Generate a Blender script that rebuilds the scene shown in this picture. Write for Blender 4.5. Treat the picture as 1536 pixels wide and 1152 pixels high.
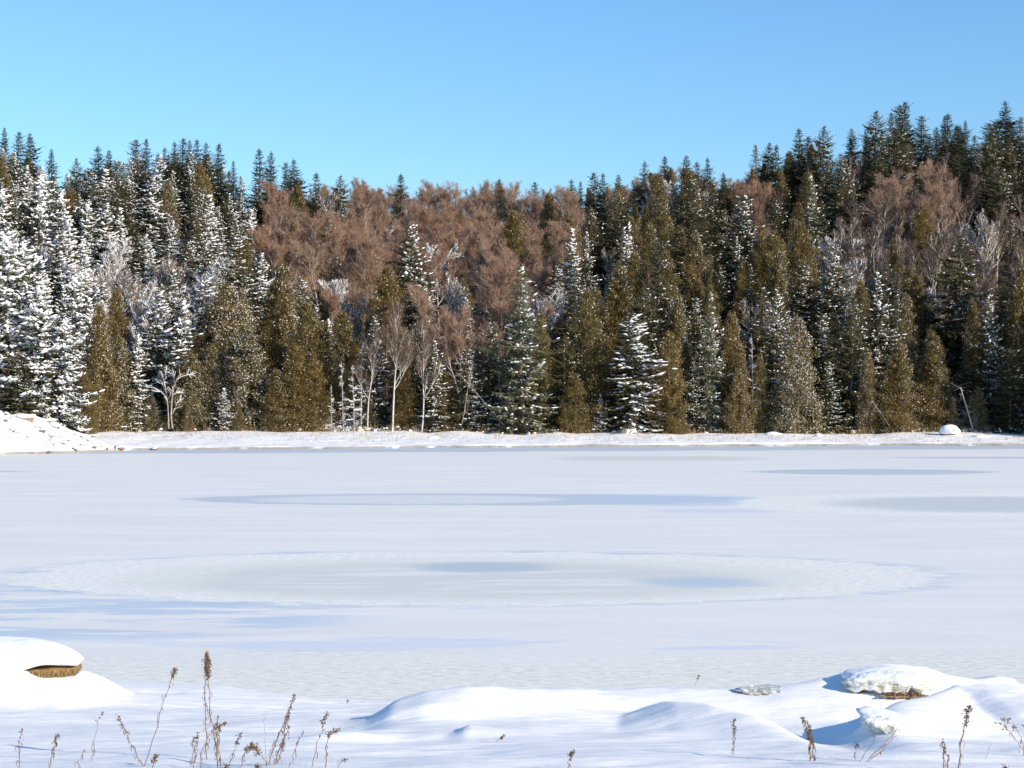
import bpy, bmesh, math, random
import numpy as np
from mathutils import Vector, noise as mnoise

for o in list(bpy.data.objects):
    bpy.data.objects.remove(o)
S = bpy.context.scene
C = S.collection
R = math.radians
rnd = random.Random(11)
rng = np.random.default_rng(7)

# ------------------------------------------------------------------ camera, sky, sun, exposure
CAM_Z, F, CX, HY = 5.5, 2400.0, 768.0, 570.0       # eye height, focal length in photo pixels, centre column, horizon row
cam = bpy.data.cameras.new('camera')
cam_o = bpy.data.objects.new('camera', cam)
C.objects.link(cam_o)
cam.sensor_width = 36.0
cam.lens = 36.0 * F / 1536.0
cam.clip_start, cam.clip_end = 0.5, 4000
cam_o.location = (0, 0, CAM_Z)
cam_o.rotation_euler = (R(90) - math.atan((576 - HY) / F), 0, 0)
S.camera = cam_o

SUN_EL, SUN_AZ = 23.0, 127.0          # azimuth clockwise from +Y (the view direction): to the right, a little behind the camera
W = bpy.data.worlds.new('World')
S.world = W
W.use_nodes = True
wn, wl = W.node_tree.nodes, W.node_tree.links
sky = wn.new('ShaderNodeTexSky')
sky.sky_type = 'NISHITA'
sky.sun_disc = False
sky.sun_elevation = R(SUN_EL)
sky.sun_rotation = R(SUN_AZ)
sky.altitude = 100
sky.air_density = 1.4
sky.dust_density = 0.0
sky.ozone_density = 8.8
bg = wn['Background']
bg.inputs['Strength'].default_value = 0.145
wl.new(sky.outputs[0], bg.inputs['Color'])

sun = bpy.data.lights.new('sun', 'SUN')
sun.energy = 5.0
sun.angle = R(0.53)
sun.color = (1.0, 0.875, 0.69)
sun_o = bpy.data.objects.new('sun', sun)
C.objects.link(sun_o)
sd = Vector((math.sin(R(SUN_AZ)) * math.cos(R(SUN_EL)), math.cos(R(SUN_AZ)) * math.cos(R(SUN_EL)), math.sin(R(SUN_EL))))
sun_o.rotation_euler = sd.to_track_quat('Z', 'Y').to_euler()
sun_o.location = (60, -40, 60)

S.view_settings.view_transform = 'Standard'
S.view_settings.look = 'None'
S.view_settings.exposure = 0.42
S.view_settings.gamma = 1
S.render.engine = 'CYCLES'
S.cycles.max_bounces = 6
S.cycles.diffuse_bounces = 3
S.cycles.glossy_bounces = 2
S.cycles.use_denoising = True

# ------------------------------------------------------------------ helpers
def px_x(px, Y): return (px - CX) / F * Y
def px_z(py, Y): return CAM_Z - (py - HY) * Y / F
def to_px(x, y, z): return CX + F * x / y, HY + F * (CAM_Z - z) / y
def sm(a, b, x):
    t = np.clip((x - a) / (b - a), 0, 1)
    return t * t * (3 - 2 * t)

def vnoise(x, y, seed=0):
    """smooth value noise on arrays, about -1..1"""
    x = np.asarray(x, float) + seed * 17.31; y = np.asarray(y, float) - seed * 9.7
    xi, yi = np.floor(x), np.floor(y)
    fx, fy = x - xi, y - yi
    fx = fx * fx * (3 - 2 * fx); fy = fy * fy * (3 - 2 * fy)
    def h(a, b):
        v = np.sin(a * 127.1 + b * 311.7 + seed * 74.7) * 43758.5453
        return (v - np.floor(v)) * 2 - 1
    return (h(xi, yi) * (1 - fx) + h(xi + 1, yi) * fx) * (1 - fy) + (h(xi, yi + 1) * (1 - fx) + h(xi + 1, yi + 1) * fx) * fy

def tag(o, label=None, cat=None, group=None, kind=None):
    if label: o['label'] = label
    if cat: o['category'] = cat
    if group: o['group'] = group
    if kind: o['kind'] = kind
    return o

def empty(name, loc=(0, 0, 0), rz=0.0):
    o = bpy.data.objects.new(name, None)
    o.empty_display_size = 0.3
    o.location = loc
    o.rotation_euler = (0, 0, rz)
    C.objects.link(o)
    return o

class MB:
    """collects faces as numpy batches; build() makes one mesh object"""
    def __init__(self): self.v, self.f, self.m, self.n = [], [], [], 0
    def add(self, verts, faces, mat=0):
        verts = np.asarray(verts, float).reshape(-1, 3); faces = np.asarray(faces, int)
        if len(faces) == 0: return
        self.v.append(verts); self.f.append(faces + self.n); self.m.append(np.full(len(faces), mat, int)); self.n += len(verts)
    def mesh(self, name, mats, smooth=False):
        me = bpy.data.meshes.new(name)
        V = np.concatenate(self.v)
        loops = np.concatenate([f.ravel() for f in self.f])
        tot = np.concatenate([np.full(len(f), f.shape[1], int) for f in self.f])
        me.vertices.add(len(V)); me.vertices.foreach_set('co', V.ravel())
        me.loops.add(len(loops)); me.loops.foreach_set('vertex_index', loops.astype(np.int32))
        me.polygons.add(len(tot))
        st = np.concatenate([[0], np.cumsum(tot)[:-1]])
        me.polygons.foreach_set('loop_start', st.astype(np.int32))
        for m in mats: me.materials.append(m)
        me.polygons.foreach_set('material_index', np.concatenate(self.m).astype(np.int32))
        me.polygons.foreach_set('use_smooth', np.full(len(tot), smooth))
        me.update(calc_edges=True); me.validate()
        return me
    def build(self, name, mats, parent=None, smooth=False):
        return link(name, self.mesh(name, mats if isinstance(mats, (list, tuple)) else [mats], smooth), parent)

def link(name, me, parent=None):
    o = bpy.data.objects.new(name, me)
    C.objects.link(o)
    if parent: o.parent = parent
    return o

def nrm(a): return a / np.maximum(np.linalg.norm(a, axis=-1, keepdims=True), 1e-9)
UP = np.array([0, 0, 1.0])

def blades(mb, base, d, ln, wd, mat=0, up=None):
    """diamond leaf blades"""
    base = np.asarray(base, float); n = len(base)
    if n == 0: return
    d = nrm(np.asarray(d, float))
    r = nrm(np.cross(d, UP if up is None else up) + rng.normal(0, .25, (n, 3)))
    ln = np.broadcast_to(ln, (n,))[:, None]; wd = np.broadcast_to(wd, (n,))[:, None]
    mid = base + d * ln * .45
    V = np.stack([base, mid + r * wd * .5, base + d * ln, mid - r * wd * .5], 1)
    mb.add(V, np.arange(4 * n).reshape(n, 4), mat)

OCT = np.array([[1, 0, 0], [0, 1, 0], [-1, 0, 0], [0, -1, 0], [0, 0, 1], [0, 0, -1.0]])
OCTF = np.array([[0, 1, 4], [1, 2, 4], [2, 3, 4], [3, 0, 4], [1, 0, 5], [2, 1, 5], [3, 2, 5], [0, 3, 5]])
def clods(mb, c, a, d, mat=0):
    """little lumps: centre c, half sizes a (n,3), long axis d"""
    n = len(c)
    if n == 0: return
    d = nrm(np.asarray(d, float)); s = nrm(np.cross(d, UP) + 1e-6); u = nrm(np.cross(s, d))
    v = OCT[None] * (1 + rng.uniform(-.3, .3, (n, 6, 1)))
    v = v * np.asarray(a)[:, None, :]
    V = np.asarray(c)[:, None] + v[..., 0:1] * d[:, None] + v[..., 1:2] * s[:, None] + v[..., 2:3] * u[:, None]
    F_ = (OCTF[None] + (np.arange(n) * 6)[:, None, None]).reshape(-1, 3)
    mb.add(V, F_, mat)

def tubes(mb, P, rad, sides=4, mat=0):
    """P (n,k,3) polylines, rad (n,k)"""
    P = np.asarray(P, float); n, k, _ = P.shape
    rad = np.broadcast_to(np.asarray(rad, float), (n, k))
    t = nrm(np.gradient(P, axis=1))
    ref = np.where(np.abs(t[..., 2:3]) > .9, np.array([1.0, 0, 0]), UP)
    a = nrm(np.cross(t, ref)); b = np.cross(t, a)
    ang = np.arange(sides) / sides * 2 * np.pi
    V = P[:, :, None] + rad[:, :, None, None] * (np.cos(ang)[None, None, :, None] * a[:, :, None] + np.sin(ang)[None, None, :, None] * b[:, :, None])
    i = np.arange(n)[:, None, None] * k * sides; j = np.arange(k - 1)[None, :, None] * sides; q = np.arange(sides)[None, None, :]
    q2 = (q + 1) % sides
    Fc = np.stack(np.broadcast_arrays(i + j + q, i + j + q2, i + j + sides + q2, i + j + sides + q), -1).reshape(-1, 4)
    mb.add(V, Fc, mat)

def lump(seed, rx, ry, rz, amp=.18, freq=1.6, sub=3, flat=None):
    """displaced icosphere as bmesh"""
    bm = bmesh.new()
    bmesh.ops.create_icosphere(bm, subdivisions=sub, radius=1)
    off = Vector((seed * 3.7, seed * 1.3, seed * 7.1))
    for v in bm.verts:
        k = 1 + amp * mnoise.noise(v.co * freq + off) + amp * .45 * mnoise.noise(v.co * freq * 2.7 + off)
        v.co = Vector((v.co.x * rx * k, v.co.y * ry * k, v.co.z * rz * k))
        if flat is not None and v.co.z < flat: v.co.z = flat + (v.co.z - flat) * .15
    return bm

def bm_obj(name, bm, mats, parent=None, smooth=True):
    me = bpy.data.meshes.new(name)
    bm.to_mesh(me); bm.free()
    for m in (mats if isinstance(mats, (list, tuple)) else [mats]): me.materials.append(m)
    for p in me.polygons: p.use_smooth = smooth
    return link(name, me, parent)

# ------------------------------------------------------------------ materials
class NT:
    def __init__(self, name, rough=.7, spec=.3):
        self.m = bpy.data.materials.new(name); self.m.use_nodes = True
        self.t = self.m.node_tree; self.n = self.t.nodes; self.l = self.t.links
        self.b = self.n['Principled BSDF']
        self.b.inputs['Roughness'].default_value = rough
        self.b.inputs['Specular IOR Level'].default_value = spec
    def set(self, inp, v):
        if hasattr(v, 'is_output') or isinstance(v, bpy.types.NodeSocket): self.l.new(v, inp)
        elif isinstance(v, (tuple, list)) and len(v) == 3 and inp.type == 'RGBA': inp.default_value = (*v, 1)
        else: inp.default_value = v
    def pos(self): return self.n.new('ShaderNodeNewGeometry').outputs['Position']
    def nor(self): return self.n.new('ShaderNodeNewGeometry').outputs['True Normal']
    def obj(self): return self.n.new('ShaderNodeTexCoord').outputs['Object']
    def rand(self): return self.n.new('ShaderNodeObjectInfo').outputs['Random']
    def isl(self): return self.n.new('ShaderNodeNewGeometry').outputs['Random Per Island']
    def math(self, op, a, b=0.0, c=None, clamp=False):
        x = self.n.new('ShaderNodeMath'); x.operation = op; x.use_clamp = clamp
        self.set(x.inputs[0], a); self.set(x.inputs[1], b)
        if c is not None: self.set(x.inputs[2], c)
        return x.outputs[0]
    def vmath(self, op, a, b=(0, 0, 0)):
        x = self.n.new('ShaderNodeVectorMath'); x.operation = op
        self.set(x.inputs[0], a); self.set(x.inputs[1], b)
        return x.outputs['Value'] if op in ('LENGTH', 'DOT_PRODUCT') else x.outputs[0]
    def xyz(self, v):
        x = self.n.new('ShaderNodeSeparateXYZ'); self.set(x.inputs[0], v); return x.outputs
    def noise(self, v, scale, detail=4, rough=.55, dist=0):
        x = self.n.new('ShaderNodeTexNoise'); self.set(x.inputs['Vector'], v)
        x.inputs['Scale'].default_value = scale; x.inputs['Detail'].default_value = detail
        x.inputs['Roughness'].default_value = rough; x.inputs['Distortion'].default_value = dist
        return x.outputs['Fac']
    def ramp(self, v, a, b, lo=0.0, hi=1.0):
        x = self.n.new('ShaderNodeMapRange'); x.interpolation_type = 'SMOOTHSTEP'
        self.set(x.inputs[0], v); self.set(x.inputs[1], a); self.set(x.inputs[2], b); self.set(x.inputs[3], lo); self.set(x.inputs[4], hi)
        return x.outputs[0]
    def mix(self, f, a, b):
        x = self.n.new('ShaderNodeMix'); x.data_type = 'RGBA'
        self.set(x.inputs[0], f); self.set(x.inputs[6], a); self.set(x.inputs[7], b)
        return x.outputs[2]
    def col(self, c): self.set(self.b.inputs['Base Color'], c); return self
    def bump(self, h, dist=.02, st=.6):
        x = self.n.new('ShaderNodeBump'); x.inputs['Distance'].default_value = dist; x.inputs['Strength'].default_value = st
        self.l.new(h, x.inputs['Height']); self.l.new(x.outputs[0], self.b.inputs['Normal'])

SNOW = (0.88, 0.89, 0.91)
def leaf_mat(name, dark, light, warm, trans=.0):
    k = NT(name, .65, .25)
    n = k.noise(k.obj(), 1.3, 3)
    c = k.mix(k.ramp(n, .35, .68), dark, light)
    c = k.mix(k.math('MULTIPLY', k.rand(), .55), c, warm)
    v = k.math('MULTIPLY_ADD', k.isl(), .7, .65)
    h = k.n.new('ShaderNodeHueSaturation'); k.set(h.inputs['Value'], v); k.set(h.inputs['Color'], c)
    k.col(h.outputs[0])
    if trans:
        t = k.n.new('ShaderNodeBsdfTranslucent'); k.set(t.inputs['Color'], h.outputs[0])
        x = k.n.new('ShaderNodeMixShader'); x.inputs[0].default_value = trans
        k.l.new(k.b.outputs[0], x.inputs[1]); k.l.new(t.outputs[0], x.inputs[2]); k.l.new(x.outputs[0], k.n['Material Output'].inputs['Surface'])
    return k.m
M = {}
M['spruce'] = leaf_mat('spruce_needles', (.075, .080, .032), (.150, .150, .062), (.165, .135, .052), .3)
M['spruce_dark'] = leaf_mat('dark_spruce_needles', (.040, .054, .027), (.080, .096, .045), (.105, .095, .040), .3)
M['spruce_pale'] = leaf_mat('pale_spruce_needles', (.17, .18, .10), (.30, .30, .19), (.25, .24, .14), .3)
M['cedar'] = leaf_mat('cedar_sprays', (.195, .135, .045), (.345, .245, .095), (.225, .19, .075), .35)
M['larch'] = leaf_mat('larch_twigs', (.15, .09, .055), (.20, .12, .075), (.17, .10, .08))
M['maple'] = leaf_mat('maple_twigs', (.30, .165, .108), (.39, .235, .16), (.36, .27, .20))
M['birch_twig'] = leaf_mat('birch_twigs', (.14, .085, .06), (.19, .125, .095), (.15, .10, .07))
M['grey_twig'] = leaf_mat('grey_brown_twigs', (.20, .15, .11), (.30, .235, .18), (.26, .18, .13))
M['scrub'] = leaf_mat('scrub_twigs', (.13, .095, .058), (.22, .165, .11), (.18, .14, .09))
M['grass'] = leaf_mat('dry_grass', (.30, .20, .09), (.42, .29, .14), (.36, .22, .10))
def bark(name, a, b):
    k = NT(name, .85, .2)
    p = k.vmath('MULTIPLY', k.obj(), (6, 6, 1.2))
    k.col(k.mix(k.ramp(k.noise(p, 2.0, 4), .4, .65), a, b)); return k.m
M['bark'] = bark('grey_brown_bark', (.12, .095, .075), (.24, .20, .165))
M['bark_grey'] = bark('pale_grey_bark', (.27, .235, .20), (.42, .38, .335))
M['bark_white'] = bark('birch_bark', (.40, .365, .32), (.66, .62, .56))
k = NT('tree_snow', .75, .2); k.col(SNOW); M['tsnow'] = k.m
try: k.b.inputs['Subsurface Weight'].default_value = 0.0
except Exception: pass

# ground of the far shore: snow, with litter and dry sedge showing through
k = NT('shore_snow', .8, .2)
p = k.pos(); z = k.xyz(p)[2]; yy = k.xyz(p)[1]
nb = k.noise(p, .35, 5); nf = k.noise(k.vmath('MULTIPLY', p, (1, .35, 1)), 2.2, 4)
sedge = k.math('MULTIPLY', k.ramp(nf, .42, .70), k.ramp(nb, .35, .7))
c = k.mix(k.math('MULTIPLY', sedge, .55), (.87, .865, .855), (.56, .49, .40))
edge = k.math('MULTIPLY', k.ramp(z, .23, .12), k.ramp(nb, .30, .46))
c = k.mix(k.math('MULTIPLY', edge, .8), c, (.20, .17, .125))
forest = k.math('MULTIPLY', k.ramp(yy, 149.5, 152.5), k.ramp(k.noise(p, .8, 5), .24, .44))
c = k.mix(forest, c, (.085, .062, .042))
k.col(c); k.bump(k.noise(p, 1.5, 5), .25, .5)
M['shore'] = k.m

# foreground snow
k = NT('bank_snow', .62, .25)
p = k.pos()
k.col(k.mix(k.ramp(k.noise(p, .7, 3), .3, .7), (.895, .88, .845), (.925, .91, .875)))
rip = k.noise(k.vmath('MULTIPLY', p, (.9, 3.2, 1)), 2.3, 5, .6)
gr = k.noise(p, 60, 3); md_ = k.noise(k.vmath('MULTIPLY', p, (1, 1.6, 1)), 7, 4, .65)
k.bump(k.math('ADD', k.math('MULTIPLY', rip, .55), k.math('ADD', k.math('MULTIPLY', gr, .16), k.math('MULTIPLY', md_, .30))), .07, .32)
M['bank'] = k.m
k = NT('cap_snow', .65, .25); p = k.obj(); k.col((.90, .90, .91)); k.bump(k.noise(p, 9, 5), .03, .4); M['cap'] = k.m
k = NT('rime_ice', .35, .5); p = k.obj()
n = k.noise(k.vmath('MULTIPLY', p, (1, 1, .45)), 11, 4, .6); zo = k.xyz(p)[2]
band = k.math('MULTIPLY', k.ramp(zo, -.10, -.03), k.ramp(zo, .085, .03))
k.col(k.mix(k.math('MULTIPLY', band, k.ramp(n, .66, .40)), (.89, .885, .86), (.50, .49, .38))); k.bump(n, .04, .7)
k.b.inputs['Subsurface Weight'].default_value = .3; k.b.inputs['Subsurface Radius'].default_value = (.1, .1, .08); k.b.inputs['Subsurface Scale'].default_value = .3
M['ice'] = k.m
k = NT('rock_red', .85, .25); p = k.obj(); n = k.noise(p, 3, 5)
k.col(k.mix(n, (.20, .115, .075), (.36, .235, .165))); k.bump(n, .06, .7); M['rock'] = k.m
k = NT('weed_stem', .8, .2); p = k.obj(); n = k.noise(p, 14, 3)
k.col(k.mix(n, (.17, .105, .068), (.32, .22, .15))); M['stem'] = k.m
k = NT('weed_seed', .85, .15); p = k.obj(); n = k.noise(p, 40, 3)
k.col(k.mix(k.ramp(n, .35, .65), (.085, .055, .036), (.24, .165, .10))); M['seed'] = k.m
k = NT('sod', .9, .1); p = k.obj(); n = k.noise(k.vmath('MULTIPLY', p, (3, 3, 1)), 9, 4)
k.col(k.mix(n, (.13, .085, .038), (.27, .175, .08))); M['sod'] = k.m

# frozen pond: dull wind-packed snow over ice, with open rings of refrozen ice
k = NT('pond_ice', .7, .25)
p = k.pos(); xs = k.xyz(p)
flatp = k.vmath('MULTIPLY', p, (1, 1, 0))
wob = k.noise(k.vmath('MULTIPLY', flatp, (.12, .30, 1)), 1.0, 6, .62)
wob2 = k.noise(k.vmath('MULTIPLY', flatp, (.5, 1.3, 1)), 1.0, 5, .65)
wob3 = k.noise(k.vmath('MULTIPLY', flatp, (1.3, 5.0, 1)), 1.0, 5, .7)
streak = k.noise(k.vmath('MULTIPLY', flatp, (.16, .95, 1)), 1.0, 10, .70, .4)
speck = k.noise(k.vmath('MULTIPLY', flatp, (3.0, 5.5, 1)), 1.0, 6, .8)
fine = k.noise(k.vmath('MULTIPLY', flatp, (4.0, 11.0, 1)), 1.0, 6, .75)
def lake_ell(x0, x1, y0, y1):
    Ya, Yb = F * CAM_Z / (y1 - HY), F * CAM_Z / (y0 - HY)
    ym = (y0 + y1) / 2; Ym = F * CAM_Z / (ym - HY)
    return ((x0 + x1) / 2 - CX) / F * Ym, (Ya + Yb) / 2, (x1 - x0) / 2 / F * Ym, (Yb - Ya) / 2
def ell(x0, x1, y0, y1, a=1.0, b=.85, w1=.35, w2=.18):
    cx, cy, rx, ry = lake_ell(x0, x1, y0, y1)
    d = k.vmath('LENGTH', k.vmath('MULTIPLY', k.vmath('SUBTRACT', flatp, (cx, cy, 0)), (1 / rx, 1 / ry, 1)))
    d = k.math('ADD', d, k.math('MULTIPLY', k.math('SUBTRACT', wob, .5), w1))
    d = k.math('ADD', d, k.math('MULTIPLY', k.math('SUBTRACT', wob2, .5), w2))
    d = k.math('ADD', d, k.math('MULTIPLY', k.math('SUBTRACT', wob3, .5), .17))
    return k.ramp(d, a, b)
SNOWL = (.71, .73, .78); FROST = (.72, .745, .755); GREY = (.63, .64, .585); STEEL = (.43, .51, .565); SKY_SHEEN = (.47, .58, .68); PALE_SHEEN = (.60, .66, .74)  # the blues put the sky's sheen on bare ice into the base colour
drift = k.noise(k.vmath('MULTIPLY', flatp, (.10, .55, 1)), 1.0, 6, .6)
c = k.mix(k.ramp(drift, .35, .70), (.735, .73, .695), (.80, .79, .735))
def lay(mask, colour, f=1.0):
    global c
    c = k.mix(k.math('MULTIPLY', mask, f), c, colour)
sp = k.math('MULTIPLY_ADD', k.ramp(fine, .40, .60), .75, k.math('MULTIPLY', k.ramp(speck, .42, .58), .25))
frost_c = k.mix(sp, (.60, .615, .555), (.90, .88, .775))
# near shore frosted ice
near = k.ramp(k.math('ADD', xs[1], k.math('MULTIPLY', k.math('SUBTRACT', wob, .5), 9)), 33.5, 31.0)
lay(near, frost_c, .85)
# painted blue sky sheen on bare streaks between near ice and big ring
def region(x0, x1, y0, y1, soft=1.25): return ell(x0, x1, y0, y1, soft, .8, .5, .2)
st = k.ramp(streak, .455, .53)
lay(k.math('MULTIPLY', region(-420, 520, 878, 962), st), SKY_SHEEN, .85)
lay(k.math('MULTIPLY', region(200, 1250, 955, 985), k.ramp(streak, .50, .58)), PALE_SHEEN, .8)
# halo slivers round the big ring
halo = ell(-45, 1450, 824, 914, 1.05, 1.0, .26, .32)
lay(k.math('MULTIPLY', halo, k.math('MULTIPLY', k.ramp(wob2, .46, .56), k.ramp(streak, .44, .56))), SKY_SHEEN, .75)
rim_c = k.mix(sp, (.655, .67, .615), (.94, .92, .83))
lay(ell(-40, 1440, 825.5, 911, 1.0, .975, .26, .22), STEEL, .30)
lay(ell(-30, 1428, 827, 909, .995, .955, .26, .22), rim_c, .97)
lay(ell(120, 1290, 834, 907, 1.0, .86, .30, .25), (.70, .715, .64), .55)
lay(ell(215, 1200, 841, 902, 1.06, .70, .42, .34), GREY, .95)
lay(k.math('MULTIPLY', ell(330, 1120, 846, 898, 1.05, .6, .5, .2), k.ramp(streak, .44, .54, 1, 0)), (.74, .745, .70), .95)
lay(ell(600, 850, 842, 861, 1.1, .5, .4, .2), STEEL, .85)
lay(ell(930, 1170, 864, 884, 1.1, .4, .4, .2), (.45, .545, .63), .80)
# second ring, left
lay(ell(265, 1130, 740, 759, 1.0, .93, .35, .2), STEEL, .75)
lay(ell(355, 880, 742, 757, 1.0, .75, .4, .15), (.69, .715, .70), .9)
lay(k.math('MULTIPLY', ell(830, 1180, 741, 760, 1.0, .85, .4, .2), k.ramp(wob2, .30, .5)), SKY_SHEEN, .65)
lay(ell(960, 1180, 763, 770, 1.0, .7, .5, .2), PALE_SHEEN, .8)
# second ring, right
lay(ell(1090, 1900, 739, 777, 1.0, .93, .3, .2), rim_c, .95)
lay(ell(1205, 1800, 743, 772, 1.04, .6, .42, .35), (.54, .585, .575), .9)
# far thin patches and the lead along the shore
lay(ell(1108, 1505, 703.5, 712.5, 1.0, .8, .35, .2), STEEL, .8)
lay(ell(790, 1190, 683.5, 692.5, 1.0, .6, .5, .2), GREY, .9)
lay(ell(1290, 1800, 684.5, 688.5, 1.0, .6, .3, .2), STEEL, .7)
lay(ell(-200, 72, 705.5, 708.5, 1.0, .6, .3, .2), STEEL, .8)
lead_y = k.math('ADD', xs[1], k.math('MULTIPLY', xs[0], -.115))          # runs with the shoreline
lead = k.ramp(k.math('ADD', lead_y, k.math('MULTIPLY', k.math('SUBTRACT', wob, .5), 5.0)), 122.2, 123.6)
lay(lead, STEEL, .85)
k.col(k.mix(k.math('MULTIPLY', k.ramp(fine, .35, .65), .10), c, (.9, .91, .92)))
k.bump(k.math('ADD', k.math('MULTIPLY', speck, .5), drift), .05, .25)
M['pond'] = k.m

# ------------------------------------------------------------------ terrain: far shore and hillside
SHORE_PX = np.array([-2600, -400, 0, 100, 170, 185, 300, 470, 768, 1100, 1550, 1900, 4000.])
SHORE_Y = np.array([95, 108, 116.8, 120, 122.6, 124.2, 125.4, 127, 130.2, 132.8, 134.4, 133, 110.])
TOP_PX = np.array([-2500, -200, 0, 60, 110, 200, 300, 370, 450, 600, 800, 900, 1000, 1100, 1200, 1300, 1400, 1536, 1800, 4000.])
TOP_PY = np.array([150, 190, 205, 232, 250, 215, 212, 250, 262, 276, 282, 265, 240, 252, 208, 186, 176, 165, 150, 140.])
RIDGE_Y = 240.0
def shore_y(x, y):
    return np.interp(CX + F * x / np.maximum(y, 1), SHORE_PX, SHORE_Y)
def ground(x, y):
    x = np.asarray(x, float); y = np.asarray(y, float)
    px = CX + F * x / np.maximum(y, 1)
    ys = shore_y(x, y) + 1.1 * vnoise(x * .16, y * .05, 3) + .5 * vnoise(x * .6, y * .1, 14) + .12 * vnoise(x * 2.3, y * .3, 4)
    d = y - ys
    z = np.where(d < 0, np.maximum(-1.5, d * .6), (.22 + .10 * vnoise(x * .35, y * .1, 15)) * sm(0, .35, d) + np.clip((d - .3) / 19, 0, 1) * .62)
    z = z + np.where(d > .4, (.05 * vnoise(x * .6, y * .6, 5) + .03 * vnoise(x * 1.7, y * 1.7, 6)) * sm(.4, 3, d), 0)
    hr = CAM_Z + (HY - np.interp(px, TOP_PX, TOP_PY) - 78) * RIDGE_Y / F
    s = (y - 150.0) / (RIDGE_Y - 150.0)
    hill = np.where(s > 0, (hr - .9) * np.clip(s, 0, 1) ** .92, 0) - np.clip(y - RIDGE_Y, 0, 400) * .03
    hill = hill + np.where(s > 0, .7 * vnoise(x * .12, y * .12, 8) * sm(0, .25, s), 0)
    xe = -31.0 - np.maximum(y - 123, 0) * .42
    prom = 2.45 * np.clip((xe + .6 - x) / 7.0, 0, 1) ** .9 * np.clip(d / 8.0, 0, 1) ** .85 * (1 + .1 * vnoise(x * .7, y * .7, 9))
    return z + np.maximum(hill, 0 * hill) * (s > 0) + prom
def gz(x, y): return float(ground(np.array([x]), np.array([y]))[0])

def grid_mesh(name, xs_, ys_, zf, mat, smooth=True):
    X, Y = np.meshgrid(xs_, ys_)
    Z = zf(X, Y)
    V = np.stack([X, Y, Z], -1).reshape(-1, 3)
    nx, ny = len(xs_), len(ys_)
    i = np.arange(nx - 1)[None, :] + np.arange(ny - 1)[:, None] * nx
    Fc = np.stack([i, i + 1, i + 1 + nx, i + nx], -1).reshape(-1, 4)
    mb = MB(); mb.add(V, Fc)
    return mb.build(name, mat, None, smooth)

xs_ = np.concatenate([np.arange(-420, -62, 6), np.arange(-62, 62, .4), np.arange(62, 426, 6)])
ys_ = np.concatenate([np.arange(90, 112, 1.0), np.arange(112, 140, .14), np.arange(140, 152, .5), np.arange(152, 262, 1.5), np.arange(262, 700, 12)])
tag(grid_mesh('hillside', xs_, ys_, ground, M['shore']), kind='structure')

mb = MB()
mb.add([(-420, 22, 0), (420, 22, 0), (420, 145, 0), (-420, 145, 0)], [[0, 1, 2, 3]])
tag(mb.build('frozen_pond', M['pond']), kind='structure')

# ------------------------------------------------------------------ foreground snow bank
def bank_base(x, y):
    edge = np.interp(x, [-30, -7.5, -5.2, -3.4, -2.4, 0, 8, 30], [1.6, 1.3, .7, -.5, -.8, -.4, 0, 0])
    yy = y - edge * sm(18, 27, y)
    z = np.interp(yy, [-60, 0, 6, 12, 15, 17, 20, 24, 27.4, 28.2, 30, 34], [4.5, 3.95, 3.25, 2.56, 2.08, 1.76, 1.30, .62, .10, -.02, -.35, -1.0])
    return z
def crest(pts):
    P = np.array([(px_x(a, Y), Y, px_z(b, Y)) for a, b, Y in pts])
    return P[np.argsort(P[:, 0])]
RIDGES = [
    (crest([(552, 1074, 18.3), (590, 1058, 18.3), (640, 1044, 18.4), (700, 1035, 18.6), (800, 1032, 18.8), (900, 1037, 19.1), (1000, 1031, 19.4), (1130, 1029, 19.4), (1225, 1024, 19.3), (1300, 1024, 19.3), (1420, 1024, 19.2), (1540, 1026, 18.9), (1900, 1030, 18.8)]), 1.1, 2.2, .35),
    (crest([(1228, 1026, 19.3), (1262, 1019, 19.3), (1290, 1009, 19.3), (1335, 1004, 19.3), (1390, 1008, 19.2), (1425, 1018, 19.1), (1465, 1022, 19), (1500, 1015, 19), (1545, 1020, 18.9)]), .30, 1.6, .2),
    (crest([(900, 1086, 18.0), (960, 1068, 17.8), (1010, 1053, 17.6), (1060, 1053, 17.3), (1130, 1070, 16.7), (1225, 1106, 15.8)]), .9, 1.9, .3),
    (crest([(1288, 1082, 15.7), (1340, 1062, 16.4), (1390, 1046, 17.1), (1436, 1030, 17.9), (1480, 1034, 17.6), (1600, 1040, 17.2), (1800, 1040, 17)]), 1.2, .45, .3),
    (crest([(682, 1100, 16.0), (700, 1093, 16.1), (760, 1097, 16.2), (850, 1104, 16.2), (980, 1112, 16.0)]), .5, .6, .15),
    (crest([(1300, 1143, 13.2), (1330, 1138, 13.3), (1400, 1143, 13.3)]), .25, .35, .2),
    (crest([(-400, 984, 22.5), (-60, 986, 22.5), (15, 990, 22.5), (38, 1006, 22.5), (62, 1013, 22.5), (92, 1017, 22.5), (112, 1015, 22.5), (124, 1007, 22.6), (134, 1012, 22.7), (154, 1027, 22.8)]), .62, 1.4, .12),
    (crest([(455, 1108, 15.5), (530, 1104, 15.6), (585, 1108, 15.6)]), .3, .5, .25),
]
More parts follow.
